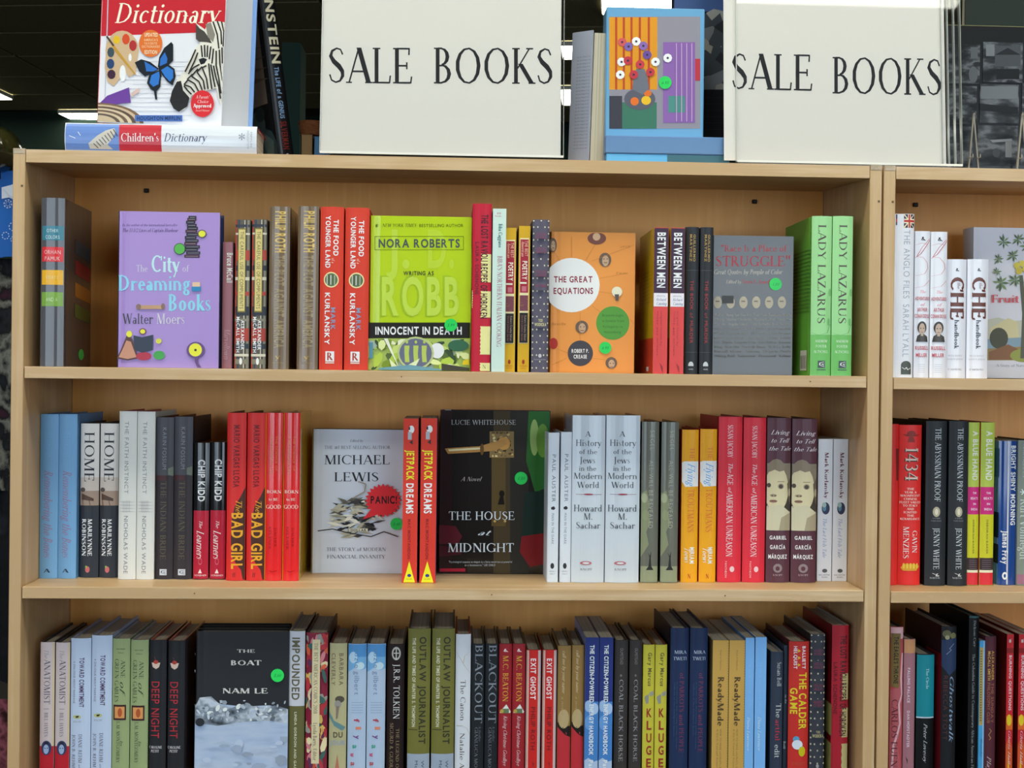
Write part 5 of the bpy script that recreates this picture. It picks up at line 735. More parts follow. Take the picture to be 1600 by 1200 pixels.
cg = [T('BALLIETT', .64, .8, 1009, 1045, '#d4ccd4', 'B', name='author_lettering'), T('HELQUIST', .22, .38, 1009, 1045, '#d4ccd4', 'B', name='author_lettering')]+[P([.42, y, .56, y+2.5, .42, y+5], '#c8a828', 'small_triangles') for y in (1014, 1025, 1036)]+[T('THE CALDER', .5, .86, 1050, 1140, '#c8b428', 'B'), T('GAME', .08, .4, 1074, 1116, '#c8b428', 'B'), E(.22, 1150, .54, 1160, '#4c8cb0', 'mobile_print'), E(.18, 1156, .7, 1171, '#c4cce0', 'mobile_print'), E(.5, 1166, .84, 1182, '#b4ac14', 'mobile_print'), T('SCHOLASTIC', .16, 1191, .9, 1195, '#a0543c', 'b', 'h', 'publisher_mark')]
spine('red hardcover with yellow title and coloured oval shapes', 1232.5, 1264.5, 1002.5, cg, '#b22c26', Y=Y3, lcol='#4c1a1a', board='#5c1c1c', dep=.155)
def shade(items, dy):   # top-shelf spine designs again, in darker colours that hold the lower shelf's shade
    return items
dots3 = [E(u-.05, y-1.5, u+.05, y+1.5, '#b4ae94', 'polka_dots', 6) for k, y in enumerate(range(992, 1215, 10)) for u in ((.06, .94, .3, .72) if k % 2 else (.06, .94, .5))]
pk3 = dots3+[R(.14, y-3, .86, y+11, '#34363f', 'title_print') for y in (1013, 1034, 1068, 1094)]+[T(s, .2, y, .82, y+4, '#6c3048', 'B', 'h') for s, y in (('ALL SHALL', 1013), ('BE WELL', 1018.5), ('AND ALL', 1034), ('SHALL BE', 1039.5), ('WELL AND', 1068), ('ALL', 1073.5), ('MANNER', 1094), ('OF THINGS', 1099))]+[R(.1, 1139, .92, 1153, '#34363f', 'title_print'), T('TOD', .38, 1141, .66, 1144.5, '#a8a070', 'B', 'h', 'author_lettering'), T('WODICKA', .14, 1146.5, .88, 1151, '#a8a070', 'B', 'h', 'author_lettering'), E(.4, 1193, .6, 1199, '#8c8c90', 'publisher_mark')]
spine('dark grey hardcover with cream polka dots near the right end of the bottom row', 1265.5, 1289, 991, pk3, '#34363f', Y=Y3, lcol='#241c20', board='#8c8880', dep=.165)
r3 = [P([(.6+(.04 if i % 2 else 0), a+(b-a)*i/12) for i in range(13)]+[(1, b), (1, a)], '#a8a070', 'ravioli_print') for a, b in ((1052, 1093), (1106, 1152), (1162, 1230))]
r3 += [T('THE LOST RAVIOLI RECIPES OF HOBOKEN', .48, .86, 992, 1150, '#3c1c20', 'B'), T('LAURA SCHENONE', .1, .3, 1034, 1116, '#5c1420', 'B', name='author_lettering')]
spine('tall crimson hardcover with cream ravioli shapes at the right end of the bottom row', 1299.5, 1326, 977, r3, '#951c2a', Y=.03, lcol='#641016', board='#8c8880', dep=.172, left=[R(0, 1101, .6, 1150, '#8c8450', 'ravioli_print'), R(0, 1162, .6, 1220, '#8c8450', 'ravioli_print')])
# ---- right bookcase, bottom shelf
start(3, 'right bookcase')
eag = [P([0, 978, 1, 978, 1, 996, .9, 998, 0, 996], '#c49aa0', 'flame_print'), P([0, 1080, .5, 1074, 1, 1062, 1, 1090, .8, 1110, .9, 1140, .6, 1160, .85, 1190, .6, 1240, 0, 1240], '#a4545a', 'flame_print')]+PL([(.95, 1020), (.85, 1060), (.95, 1085), (.7, 1100), (.8, 1130), (.55, 1150), (.3, 1165), (.2, 1200)], .16, '#c8a0a8', 'flame_print', 4)+[P([.04, 989, .76, 989, .7, 1072, .6, 1075, .04, 1072], '#6e5c34', 'title_label'), T("THE EAGLE'S THRONE", .26, .58, 994, 1068, '#241c14', 'B'), T('CARLOS FUENTES', .14, .6, 1092, 1226, '#5c2430', 's', name='author_lettering')]
spine('red and pink flame-patterned hardcover with dark gold title label', 1390.5, 1411, 979.5, eag, '#a8484c', Y=.03, board='#2c2420', dep=.15)
fal = [R(0, 998, 1, 1020, '#b8845c', 'orange_top'), T('FALLING PALACE', .3, .52, 1043, 1098, '#c8b4c0', 'B'), T('DAN HOFSTADTER', .3, .52, 1110, 1168, '#c8b4c0', 'B', name='author_lettering'), P([.2, 1182, .4, 1187, .36, 1194, .3, 1188], '#3c2428', 'publisher_mark')]
spine('mauve hardcover with an orange top band', 1412, 1430, 998.5, fal, '#92646e', Y=.03, board='#3c2c28', dep=.13)
cir = [R(0, 1022, 1, 1120, '#157684', 'teal_panel'), R(0, 1120, 1, 1122, '#b0bcc8', 'white_rule'), T('The Circle', .5, .66, 1044, 1076, '#a0c4c8', 's'), T('Peter Lovesey', .4, .6, 1130, 1190, '#a8aab0', 'c', name='author_lettering')]
spine('black hardcover with a wide teal upper panel, shortest on its shelf', 1432.5, 1460.5, 1022.5, cir, '#0d0e10', Y=.03, board='#20202a', dep=.13)
gho = [E(.05, 984, .6, 996, '#5c5a40', 'foliage_print'), E(.55, 988, .95, 998, '#6c6848', 'foliage_print'), E(.2, 992, .5, 999, '#8c8c6c', 'foliage_print'), P([0, 1000, 1, 996, 1, 1045, .5, 1055, 0, 1040], '#22304e', 'night_print')]+PL([(.8, 1005), (.5, 1013), (.62, 1015), (.3, 1022)], .03, '#8c98b8', 'lightning_print', 1.4)+[T('Ghostwalk', .54, .82, 1054, 1158, '#7c90ac', 'i'), T('REBECCA STOTT', .14, .4, 1055, 1157, '#4c2c30', 'b', name='author_lettering')]
spine('dark hardcover with night-blue top and foliage print', 1470.5, 1494.5, 979, gho, '#16181c', Y=.025, board='#20181c', lcol='#2a0f14', left=[R(0, 1022, .4, 1300, '#64161e', 'red_side'), E(.1, 1030, .4, 1048, '#7c2c34', 'red_side')], dep=.165)
spine('very tall thin black hardcover with tiny white lettering', 1513, 1529, 962, [T('Dickson-Carr', .42, .66, 969, 1010, '#848a8c', 's', name='author_lettering'), T('The Columbia Guide to Contemporary African American Fiction', .34, .6, 1021, 1215, '#7c8286', 's'), R(0, 962, 1, 965, '#2c5050', 'green_edge')], '#0b0c0e', Y=.03, board='#1c3030', lcol='#07080a', dep=.17)
spine('light blue and cream spine half hidden behind a maroon book', 1529.3, 1538.3, 1001, [R(0, 1011, .7, 1133, '#a08c54', 'cream_panel'), R(.74, 1001, .86, 1300, '#a8b8d0', 'white_edge')]+[LN(.3, 1016+i*4, .3, 1018+i*4, .3, '#5c5438', 'small_print') for i in range(28)]+[T('Alexander', .3, .7, 1152, 1182, '#2c5c8c', 'i', name='author_lettering')], '#3f8cbc', kind='p', Y=.03, dep=.12)
san = [T('ALEXANDER', .56, .78, 1016, 1063, '#a8803c', 'B', name='author_lettering'), T('McCALL SMITH', .22, .44, 1017, 1063, '#b08c48', 'B', name='author_lettering'), T('THE SUNDAY', .54, .78, 1066, 1130, '#84503c', 'B'), T('PHILOSOPHY CLUB', .2, .44, 1066, 1130, '#84503c', 'B')]+PL([(.4, 1138), (.6, 1142), (.35, 1148), (.55, 1153), (.4, 1156)], .07, '#a07848', 'swirl_mark', 1.6)+[T('Play', .24, .6, 1181, 1204, '#a8949c', 'c')]
spine('maroon hardcover with small gold lettering and a swirl mark', 1539, 1556.5, 994.5, san, '#4a222c', Y=.03, board='#34343c', dep=.14)
spine('dark hardcover set back with a green-cream side panel', 1566.8, 1571, 1026, [], '#18120f', Y=.075, lcol='#1a1512', dep=.12, left=[R(0, 1035, .45, 1110, '#5c6440', 'cream_side'), R(0, 1175, .6, 1300, '#3c3018', 'cream_side')])  # shaded gap between books, built as a near-black set-back book
bur = [R(0, 1118, 1, 1140, '#c45a20', 'flame_print'), E(.1, 1116, .8, 1134, '#c8b020', 'flame_print'), P([0, 1165, .5, 1150, 1, 1170, 1, 1240, 0, 1240], '#b84c20', 'flame_print'), P([.2, 1240, .4, 1175, .8, 1240], '#c8a828', 'flame_print'), R(.0, 1012, 1, 1020, '#7c1818', 'dark_band'), T('1', .3, .6, 996, 1006, '#c0a8a8', 'S'), T('BURNING QUESTIONS', .36, .72, 1023, 1110, '#d0b0b8', 'B'), T('Gloria Hall', .36, .7, 1140, 1192, '#c8a8b8', 'c', name='author_lettering')]
spine('scarlet and orange flame paperback with white lettering', 1571.8, 1583, 991, bur, '#b01f26', kind='p', Y=.03, copies=[(1590.5, 1602.5, 991)], lcol='#54120f', dep=.19)
spine('red paperback at the right picture edge on the bottom shelf', 1603.5, 1618, 991, [], '#a81f26', kind='p', Y=.03, dep=.18)
# ================================================================== on top of the left bookcase
CUR['row'] = 1; GAIN = .95
ZT = .3175
def planeM(root, Y):
    inv = root.matrix_world.inverted()
    def M(px, py):
        p = inv @ un(px, py, Y); return (p.x, p.z)
    return M
front = lambda u, v, e: (u, -e, v)
def root_at(name, loc, R_=None):
    r = empty(name, (0, 0, 0)); r.matrix_world = Matrix.Translation(loc) @ (R_ or Matrix.Identity(4)); bpy.context.view_layer.update(); return r
# thick children's dictionary lying flat, spine to the front
Yd = .004; a = un(101, 214, Yd); c = un(401, 218, Yd); wd = un(250, 194, Yd).z-ZT
rd = root_at('hardcover_book', (a.x, Yd, ZT+wd/2), Matrix.Rotation(math.pi/2, 4, 'Y'))
_, us, ys = book_parts(rd, wd, c.x-a.x, .1, 'h', '#dfe3ee', None, None, '#a83038', .2, .8)
it = [R(95, 180, 186, 240, '#6f8fd0', 'blue_panel'), R(186, 180, 252, 240, '#c83844', 'red_panel'), T("Children's", 189, 208, 248.5, 221, '#f6eef0', 's', 'h'), T('Dictionary', 256, 208, 322, 221, '#4c5474', 'i', 'h'), T('*', 372, 209, 384, 226, '#8c90a0', 'b', 'h', 'publisher_mark'), T('HOUGHTON', 386, 204, 389, 232, '#a0a4b0', 'b', 'v', 'publisher_mark'), T('MIFFLIN', 391, 206, 394, 230, '#a0a4b0', 'b', 'v', 'publisher_mark')]
it += [P([138, 224, 152, 212, 165, 204, 178, 200, 181, 206, 176, 216, 168, 226, 176, 233, 140, 232], '#cfc8bc', 'zebra_print')]+[LN(146+i*4.4, 224-i*3.2, 153+i*4.4, 231-i*2.6, 1.3, '#4a463e', 'zebra_print') for i in range(8)]+[LN(108, 212, 118, 216, 1, '#e8ecf4', 'cloud_print'), LN(122, 206, 126, 212, 1, '#e8ecf4', 'cloud_print')]
decorate(rd, it, lambda px, py: ((lambda p: (-(p.z-ZT-wd/2), p.x-a.x))(un(px, py, Yd))), lambda u, v, e: (u, ys(u)-e, v), us[1:-1], (-wd/2+.001, wd/2-.001, .001, c.x-a.x-.001), .2)
tag(rd, 'thick blue, red and white spelled-out dictionary lying flat under the standing one', 'book', 'books on top of the left bookcase')
# the same dictionary standing on it, cover out, fanned a little
Ys = .03; zd = ZT+wd+.001; tilt = math.radians(1.6); a = un(152, 191, Ys); b2 = un(346, 195, Ys); wc = (b2.x-a.x); hc = .282
rs = root_at('hardcover_book', (a.x, Ys, zd+wc*math.sin(tilt)), Matrix.Rotation(tilt, 4, 'Y'))
box('front_cover', 0, wc, 0, .0032, 0, hc, mat('#e6e6ec', GAIN, .25, .5), rs, .0006)
mesh('page_block', [(x, y, z) for z in (.004, hc-.004) for x, y in ((.012, .0034), (wc-.003, .0034), (wc+.032, .046), (.035, .046))], [[0, 1, 5, 4], [1, 2, 6, 5], [2, 3, 7, 6], [3, 0, 4, 7], [4, 5, 6, 7], [3, 2, 1, 0]], mat('#cfd0d6', 1, .8), rs)
box('back_cover', .03, wc+.0385, .0465, .0497, 0, hc, mat('#7fa4dc', GAIN, .3, .4), rs, .0006)
mesh('spine_cover', [(x, y, z) for z in (0, hc) for x, y in ((-.0005, .0), (.003, .0034), (.033, .048), (.028, .049), (-.004, .02))], [[0, 1, 6, 5], [1, 2, 7, 6], [2, 3, 8, 7], [3, 4, 9, 8], [4, 0, 5, 9], [5, 6, 7, 8, 9], [4, 3, 2, 1, 0]], mat('#c02834', GAIN, .25, .5), rs)
TAN = '#cdae88'
di = [P([148, -40, 362, -40, 358, 50, 150, 56], '#c4202c', 'red_panel'), LN(170, -40, 163, 192, 1.6, '#b8bccc', 'hinge_line'), T('Dictionary', 179, 5, 341, 36, '#f4efd6', 'i', 'h')]
di += [R(196+12*(i % 2), 96+i*7, 300-6*(i % 3), 97+i*7, '#c9cbd4', 'small_print') for i in range(14)]
di += [E(165, 48, 217, 110, TAN, 'palette_print'), P([166, 80, 186, 90, 190, 120, 178, 135, 168, 128, 164, 105], TAN, 'palette_print'), P([195, 90, 216, 85, 212, 115, 202, 121, 196, 112], TAN, 'palette_print'), E(201, 84, 206, 96, '#f0f0f2', 'palette_print'), E(187, 102, 197, 128, '#eceef2', 'palette_print')]
for x0, y0, x1, y1, cc in ((177, 56, 188, 69, '#e0b81c'), (191, 53, 203, 70, '#d24a24'), (202, 63, 214, 80, '#b02c2c'), (168, 74, 179, 90, '#3a4c54'), (167, 92, 179, 108, '#24406c'), (168, 109, 181, 124, '#3c1c34')): di.append(E(x0, y0, x1, y1, cc, 'paint_dabs', 10))
di += [P([167, 57, 172, 62, 214, 118, 210, 116, 180, 80], '#c49430', 'brush_print'), LN(167, 57, 178, 72, 3, '#4c3c28', 'brush_print')]
di += [E(217.5, 47, 254, 89.5, '#e07028', 'orange_disc', 28), T('UPDATED', 226, 52, 247, 57.5, '#f8dcb8', 'B', 'h', 'seal_lettering'), T("AMERICA'S", 225, 61, 247, 64.5, '#f4c090', 'B', 'h', 'seal_lettering'), T('FAVORITE', 226, 66.5, 246, 70, '#f4c090', 'B', 'h', 'seal_lettering'), T('DICTIONARIES', 222, 71.5, 250, 75, '#f4c090', 'B', 'h', 'seal_lettering'), T('EDITION', 226, 79, 246, 84.5, '#f8dcb8', 'B', 'h', 'seal_lettering')]
di += [P([247, 105, 249, 90, 257, 75, 268, 66, 271, 70, 271, 95, 262, 104, 250, 108], '#101820', 'butterfly_print'), P([249, 108, 235, 97, 221, 93, 211, 98, 218, 112, 227, 120, 240, 114], '#101820', 'butterfly_print'), P([249, 110, 234, 116, 230, 130, 236, 140, 241, 143, 243, 156, 246, 156, 245, 143, 251, 136, 252, 120], '#101820', 'butterfly_print'), P([249, 108, 262, 100, 273, 108, 275, 120, 270, 134, 262, 128, 254, 118], '#101820', 'butterfly_print'), P([250, 104, 251, 92, 258, 82, 262, 92, 261, 99], '#2a6cc0', 'butterfly_print'), P([247, 109, 236, 102, 226, 96, 229, 112, 240, 112], '#2a6cc0', 'butterfly_print'), P([249, 112, 237, 118, 234, 130, 240, 136, 248, 132, 250, 120], '#2c74c8', 'butterfly_print'), P([252, 110, 262, 104, 271, 110, 271, 122, 266, 128, 258, 120], '#2c74c8', 'butterfly_print'), LN(249, 103, 252, 121, 2.4, '#101014', 'butterfly_print')]
di += [P([140+168/6, 150, 202, 137, 205, 161, 190, 162, 170, 166, 154, 164], '#6a3c98', 'cable_print'), P([205, 146, 218, 137, 218, 144, 206, 152], '#d8b8b0', 'cable_print')]
for k, (r, cc) in enumerate(((72, '#7c6048'), (66, '#c8b090'), (60, '#5c4838'), (54, '#d0bc9c'), (48, '#6c5444'), (42, '#c8b494'), (36, '#5c4c40'), (30, '#c0ac8c'))):
    di.append(P([(153, 191)]+[(153+r*math.cos(t*math.pi/20), 194-r*.46*math.sin(t*math.pi/20)) for t in range(0, 11)]+[(153, 193)], cc, 'rope_print'))
Z = lambda *q: [140+v/6 if i % 2 == 0 else v/6 for i, v in enumerate(q)]    # points read off an enlarged view
di += [P(Z(1000, 220, 1010, 330, 1040, 400, 1000, 450, 960, 520, 880, 680, 820, 760, 770, 880, 755, 950, 790, 1020, 840, 1052, 900, 1020, 930, 950, 960, 900, 1040, 860, 1120, 850, 1190, 830, 1210, 930, 1243, 1000, 1262, 760, 1275, 500, 1285, 215, 1200, 200, 1110, 215, 1085, 280), '#e4dfd2', 'zebra_print'),
       P(Z(820, 770, 860, 760, 880, 850, 940, 920, 920, 1000, 840, 1052, 790, 1020, 755, 950, 775, 860), '#1f1c1c', 'zebra_print'),
       P(Z(1000, 225, 1035, 270, 1080, 300, 1130, 370, 1150, 410, 1100, 400, 1030, 395, 1000, 370), '#4a443e', 'zebra_print'), P(Z(1090, 230, 1140, 215, 1180, 330, 1160, 400, 1110, 350), '#8c857a', 'zebra_print'),
       P(Z(1025, 560, 1070, 545, 1105, 560, 1080, 600, 1045, 610), '#14161c', 'zebra_print')]
for z in ((1160, 205, 1200, 330, 1215, 460), (1200, 200, 1235, 300, 1240, 420), (1240, 205, 1262, 300, 1255, 440), (1050, 430, 1060, 540), (1080, 425, 1085, 540), (1110, 430, 1105, 540), (1140, 440, 1125, 560), (1165, 460, 1150, 600), (1190, 480, 1190, 620, 1215, 740, 1235, 880), (1165, 620, 1185, 720, 1215, 820, 1230, 930), (1220, 470, 1225, 600, 1250, 760), (1140, 610, 1160, 720, 1180, 820), (1120, 600, 1130, 700, 1150, 840), (1245, 450, 1250, 600), (1100, 620, 1060, 640, 1100, 740, 1115, 840), (1060, 630, 1010, 680, 1070, 760, 1085, 845), (1020, 650, 960, 720, 1030, 770, 1060, 850), (970, 700, 920, 750, 990, 790, 1025, 860), (930, 750, 890, 800, 950, 820, 990, 870), (890, 810, 920, 850, 960, 890), (1000, 470, 960, 560, 900, 680), (1020, 500, 985, 590, 940, 680), (1035, 610, 980, 640, 930, 700)):
    q = Z(*z); di += PL(list(zip(q[::2], q[1::2])), 2.3, '#26221f', 'zebra_print')
di += [E(299, 142, 335, 184, '#d8262e', 'red_disc', 28), T("A Parents'", 307, 150, 328, 155, '#f8d8d4', 'i', 'h', 'seal_lettering'), T('Choice', 309, 157, 326, 162, '#f8d8d4', 'i', 'h', 'seal_lettering'), T('Approved', 303, 163, 331, 169, '#fff0ec', 'S', 'h', 'seal_lettering'), T('Award Winner', 306, 172, 328, 175, '#f4c0b8', 'i', 'h', 'seal_lettering'), R(212, 181, 286, 190.5, '#4468b0', 'publisher_mark'), T('HOUGHTON MIFFLIN', 215, 183, 283, 188.5, '#1c2c50', 'B', 'h', 'publisher_mark')]
decorate(rs, di, planeM(rs, Ys), front, None, (.0008, wc-.0008, .0008, hc-.0008), .3)
tag(rs, 'standing red and white dictionary with zebra, butterfly and paint palette cover', 'book', 'books on top of the left bookcase')
# dark tall book leaning left behind it, turned so spine and cover both show
p0 = un(441, 236, .125)
re_ = root_at('hardcover_book', (p0.x+.010, .125, ZT+.0038), Matrix.Rotation(math.radians(33), 4, 'Z') @ Matrix.Rotation(math.radians(-8.6), 4, 'Y'))
_, us, ys = book_parts(re_, .026, .36, .135, 'h', '#121216', '#15161a', None, '#0a0a0c', .35, .2)
v_ = lambda y: (240-y)/1000.0
decorate(re_, [T('EINSTEIN', .28, .84, -38, 84, '#c8c0a4', 'B'), T('The LIFE of a GENIUS', .36, .64, 88, 168, '#7c9ac0', 'B', name='subtitle_lettering'), T('SILVERMAN', .3, .7, 172, 216, '#6c2420', 'B', name='author_lettering'), E(.36, 222, .7, 234, '#a0a0a0', 'publisher_mark'), E(.46, 223, .8, 233, '#121216', 'publisher_mark')],
         lambda x, y: ((x-.5)*.026, v_(y)), lambda u, v, e: (u, ys(u)-e, v), us[1:-1], (-.0125, .0125, .001, .359))
decorate(re_, [R(.14, -110, 1, 141, '#8c7c70', 'sepia_page_print')]+[LN(.3, 20+i*17, .9, 22+i*15, 1, '#6c5c52', 'sepia_page_print') for i in range(6)]+[P([.05, 236, .02, 205, .12, 185, .3, 176, .5, 186, .62, 210, .66, 236], '#42585c', 'bust_photo'), E(.26, 147, .62, 192, '#4c6468', 'bust_photo'), E(.24, 143, .5, 166, '#2c3c40', 'bust_photo'), P([.6, 160, .68, 176, .6, 182], '#566e72', 'bust_photo'), P([.1, 200, .3, 186, .36, 200, .26, 236, .14, 236], '#6c8484', 'bust_photo')],
         lambda x, y: (x*.135, v_(y)), lambda u, v, e: (-.013-e, u, v), None, (.001, .134, .001, .359))
tag(re_, 'tall black biography leaning left beside the left sale sign, bust photo on cover', 'book', 'books on top of the left bookcase')
# acrylic sign holders
def sign(x0, x1, xa0, xa1, Y, lab, tb, tv, extra=0):
    TL = math.radians(-4.5); RX = Matrix.Rotation(TL, 4, 'X')
    a = un(x0, 240, Y); c = un(x1, 240, Y); r = root_at('sign_holder', (a.x, Y, ZT+.0006), RX); w = c.x-a.x; H = .44
    aa, ac = un(xa0, 240, Y).x-a.x, un(xa1, 240, Y).x-a.x
    nrm = RX @ Vector((0, -1, 0)); inv = r.matrix_world.inverted(); o_ = Vector((a.x, Y, ZT+.0006))
    def M(px, py):
        d = ray(px, py); t = (o_-CPOS).dot(nrm)/d.dot(nrm); p = inv @ (CPOS+d*t); return (p.x, p.z)
    box('paper_sheet', .0005, w-.0005, 0, .0006, .006, H-.004, mat('#d9d5ce', .98, .7), r)
    box('acrylic_front', aa, ac, -.0035, -.0012, .003, H, ACRYL, r, .0004)
    box('acrylic_back', aa, ac, .0018, .0042, .003, H, ACRYL, r, .0004)
    ft = box('acrylic_foot', aa, ac, -.0035, .085, .0002, .0026, ACRYL, r, .0004); ft.rotation_euler = (-TL, 0, 0)
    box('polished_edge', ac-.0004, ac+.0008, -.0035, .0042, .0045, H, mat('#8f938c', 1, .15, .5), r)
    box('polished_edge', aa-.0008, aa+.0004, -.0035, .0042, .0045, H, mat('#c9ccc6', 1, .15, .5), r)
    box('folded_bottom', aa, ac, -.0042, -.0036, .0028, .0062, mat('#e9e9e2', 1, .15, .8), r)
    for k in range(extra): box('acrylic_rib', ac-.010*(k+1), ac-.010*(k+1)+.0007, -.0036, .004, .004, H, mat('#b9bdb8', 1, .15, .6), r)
    its = []
    for wd_, X0, Y0, X1, Y1, sl in tb:      # each word climbs down a little to the right, letter by letter as printed
        its += [T(wd_, X0, Y0, X1, Y1, '#1b1c20', 's', 'h', 'sign_lettering')]
    for it_, q in zip(its, tb): decorate(r, [it_], lambda px, py: M(px, py+q[5]*(px-q[1])/100), front, None, (.001, w-.001, .001, H-.005), .5)
    tag(r, lab, 'sign', 'sale signs on the bookcase'); return r
sign(500, 876.5, 500, 880, .012, 'left clear acrylic stand reading SALE BOOKS, between dictionary and blue box', [('SALE', 512, 74, 645, 129.5, .9), ('BOOKS', 677, 74.5, 865, 130.5, .4)], 0)
sign(1131, 1479.5, 1151, 1503, .02, 'right clear acrylic stand reading SALE BOOKS, over the joint of the bookcases', [('SALE', 1142, 83, 1270, 139, 2.2), ('BOOKS', 1300, 89, 1472, 146, 1.8)], 0, 3)
# open-side grey book behind, fore-edge to the front
p0 = un(919, 240, .05); w_ = .0255; hg = un(925, 46, .05).z-ZT-.002
rg = root_at('hardcover_book', (p0.x, .05, ZT+.0012), Matrix.Rotation(math.radians(1.4), 4, 'Y'))
pa = [(.0, .0), (-.029, .022), (-.0273, .0243), (.0017, .0023)]
mesh('jacket', [(x, y, z) for z in (0, hg) for x, y in pa], [[0, 1, 5, 4], [1, 2, 6, 5], [2, 3, 7, 6], [3, 0, 4, 7], [4, 5, 6, 7], [3, 2, 1, 0]], mat('#a4a7b4', GAIN, .35, .2), rg)
box('back_cover', w_-.0028, w_, 0, .15, 0, hg, mat('#9a9aa4', GAIN, .3, .2), rg, .0004)
box('page_block', .003, w_-.003, .004, .147, .003, hg-.003, mat(('noise', ['#cfc6ae', '#a89e88'], 1.0, 900, 2, 2), 1, .8), rg); box('spine_cover', 0, w_, .1502, .153, 0, hg, mat('#a9acb8', GAIN, .3, .4), rg, .0004)
decorate(rg, [T('the first thing to say', .010, .034, .1672-i*.0052, .165-i*.0052, '#666872', 's', 'h', 'flap_lettering') for i in range(28)], lambda x, y: (x, y), lambda u, v, e: (-.029+.797*u-.604*e, .022-.604*u-.797*e, v), None, (.0, .036, .001, hg-.001))
tag(rg, 'grey jacketed hardcover with its page edges outward, left of the blue box', 'book', 'books on top of the left bookcase')
# dark photographic book behind
p0 = un(1050, 212, .13); p1 = un(1140, 212, .13)
rk = root_at('hardcover_book', (p0.x, .13, ZT+.0008))
_, us, ys = 0, 0, 0
bk = root_at('tmp', (0, 0, 0)); bpy.data.objects.remove(bk)
hk = .31; wk = p1.x-p0.x
box('cover', 0, wk, 0, .003, 0, hk, mat('#15161a', GAIN, .3, .4), rk, .0005); box('page_block', .004, wk-.003, .0032, .019, .003, hk-.003, mat(PAPER, 1, .8), rk); box('back_cover', 0, wk, .0192, .022, 0, hk, mat('#15161a', GAIN, .3, .4), rk, .0005)
decorate(rk, [R(1040, -60, 1145, 18, '#3c5484', 'sky_print'), P([1040, 18, 1100, 22, 1115, 14, 1145, 20, 1145, 140, 1040, 140], ('voro', ['#3a4048', '#6c7078', '#23262c', '#8c8c88', '#4c4a48'], 60, 1, 1, 1), 'rooftops_print')]+[R(1100, 152+i*10, 1135, 152.6+i*10, '#2c2c2a', 'small_print') for i in range(6)], planeM(rk, .13), front, None, (.001, wk-.001, .001, hk-.001))
tag(rk, 'dark photo-cover book seen between the blue box and the right sale sign', 'book', 'books on top of the left bookcase')
# blue boxed set: flat box with an upright box-book on it
p0 = un(946, 228, .03); p1 = un(1144, 232, .03); ztop = un(1045, 213, .03).z; zmid = un(1045, 240.5, .03).z
rb = root_at('gift_box', (p0.x, .03, ZT)); wb = p1.x-p0.x
box('lid', 0, wb, 0, .19, zmid-ZT, ztop-ZT, mat('#6488b4', GAIN, .45), rb, .0012)
box('tray', .002, wb-.004, .002, .186, 0, zmid-ZT-.0004, mat('#62aee0', GAIN, .45), rb, .0008)
box('tray_panel', wb*.49, wb-.0038, .0012, .002, .0006, zmid-ZT-.001, mat('#3f6a78', GAIN, .5), rb)
tag(rb, 'flat slate-blue box under the upright picture box, left of the right sale sign', 'box')
Yb = .045; p0 = un(945.5, 212, Yb); p1 = un(1099, 213, Yb); zb = ztop+.0006; hb = un(1022, 12, Yb).z-zb; wb = p1.x-p0.x
rc = root_at('picture_box', (p0.x, Yb, zb)); box('box_body', 0, wb, 0, .045, 0, hb, mat('#6aa3cc', GAIN, .4, .2), rc, .0015); box('white_rim', .001, wb-.001, -.0004, .0002, 0, .0016, mat('#d8e0e8', GAIN, .5), rc)
pi = [R(952, 26, 1094, 201, '#8f8c98', 'picture_ground'), R(952, 27, 1027, 140, '#dc9420', 'picture_ground')]+[R(x, 27, x+3.4, 140, '#b84820', 'stripe_print') for x in (961, 973, 985, 998, 1012)]
pi += [R(952, 150, 972, 201, '#3c3c46', 'dark_cloth'), R(972, 160, 1026, 201, '#3c7460', 'green_block'), R(1036, 66, 1086, 192, '#8a62a8', 'purple_block'), R(1044, 150, 1070, 176, '#4c8c84', 'green_block'), R(1086, 92, 1094, 126, '#b83440', 'red_block'), E(975, 138, 1024, 172, '#5a5c68', 'dish_print'), E(985, 152, 998, 165, '#e07028', 'fruit_print'), E(1002, 150, 1017, 164, '#e8bc28', 'fruit_print'), E(1006, 141, 1018, 151, '#e07028', 'fruit_print'), P([990, 120, 994, 108, 1007, 108, 1011, 120, 1014, 138, 1004, 148, 988, 140], '#6c707c', 'vase_print')]
for i, (x, y, cc) in enumerate(((972, 66, '#d05858'), (994, 65, '#f0f0f0'), (982, 73, '#7c60a8'), (971, 97, '#f0f0f0'), (981, 95, '#c03844'), (969, 117, '#f0f0f0'), (1005, 72, '#8c68b0'), (1011, 86, '#6c4c98'), (1024, 97, '#f0f0f0'), (1043, 91, '#f0f0f0'), (1000, 101, '#c83c48'), (990, 117, '#c03844'), (1016, 113, '#c03844'))): pi += [E(x-7, y-7, x+7, y+7, cc, 'flower_print', 9), E(x-2, y-2, x+2, y+2, '#34304c', 'flower_print', 6)]
pi += [R(x, 68, x+1.2, 190, '#c8a8d0', 'wavy_lines') for x in (1056, 1064, 1072, 1080)]+STK(1039, 129.5, 10, '6.95')
decorate(rc, pi, planeM(rc, Yb), front, None, (.0008, wb-.0008, .002, hb-.0008), .45)
tag(rc, 'upright light blue box with a colourful painted still-life picture and green sticker', 'box')
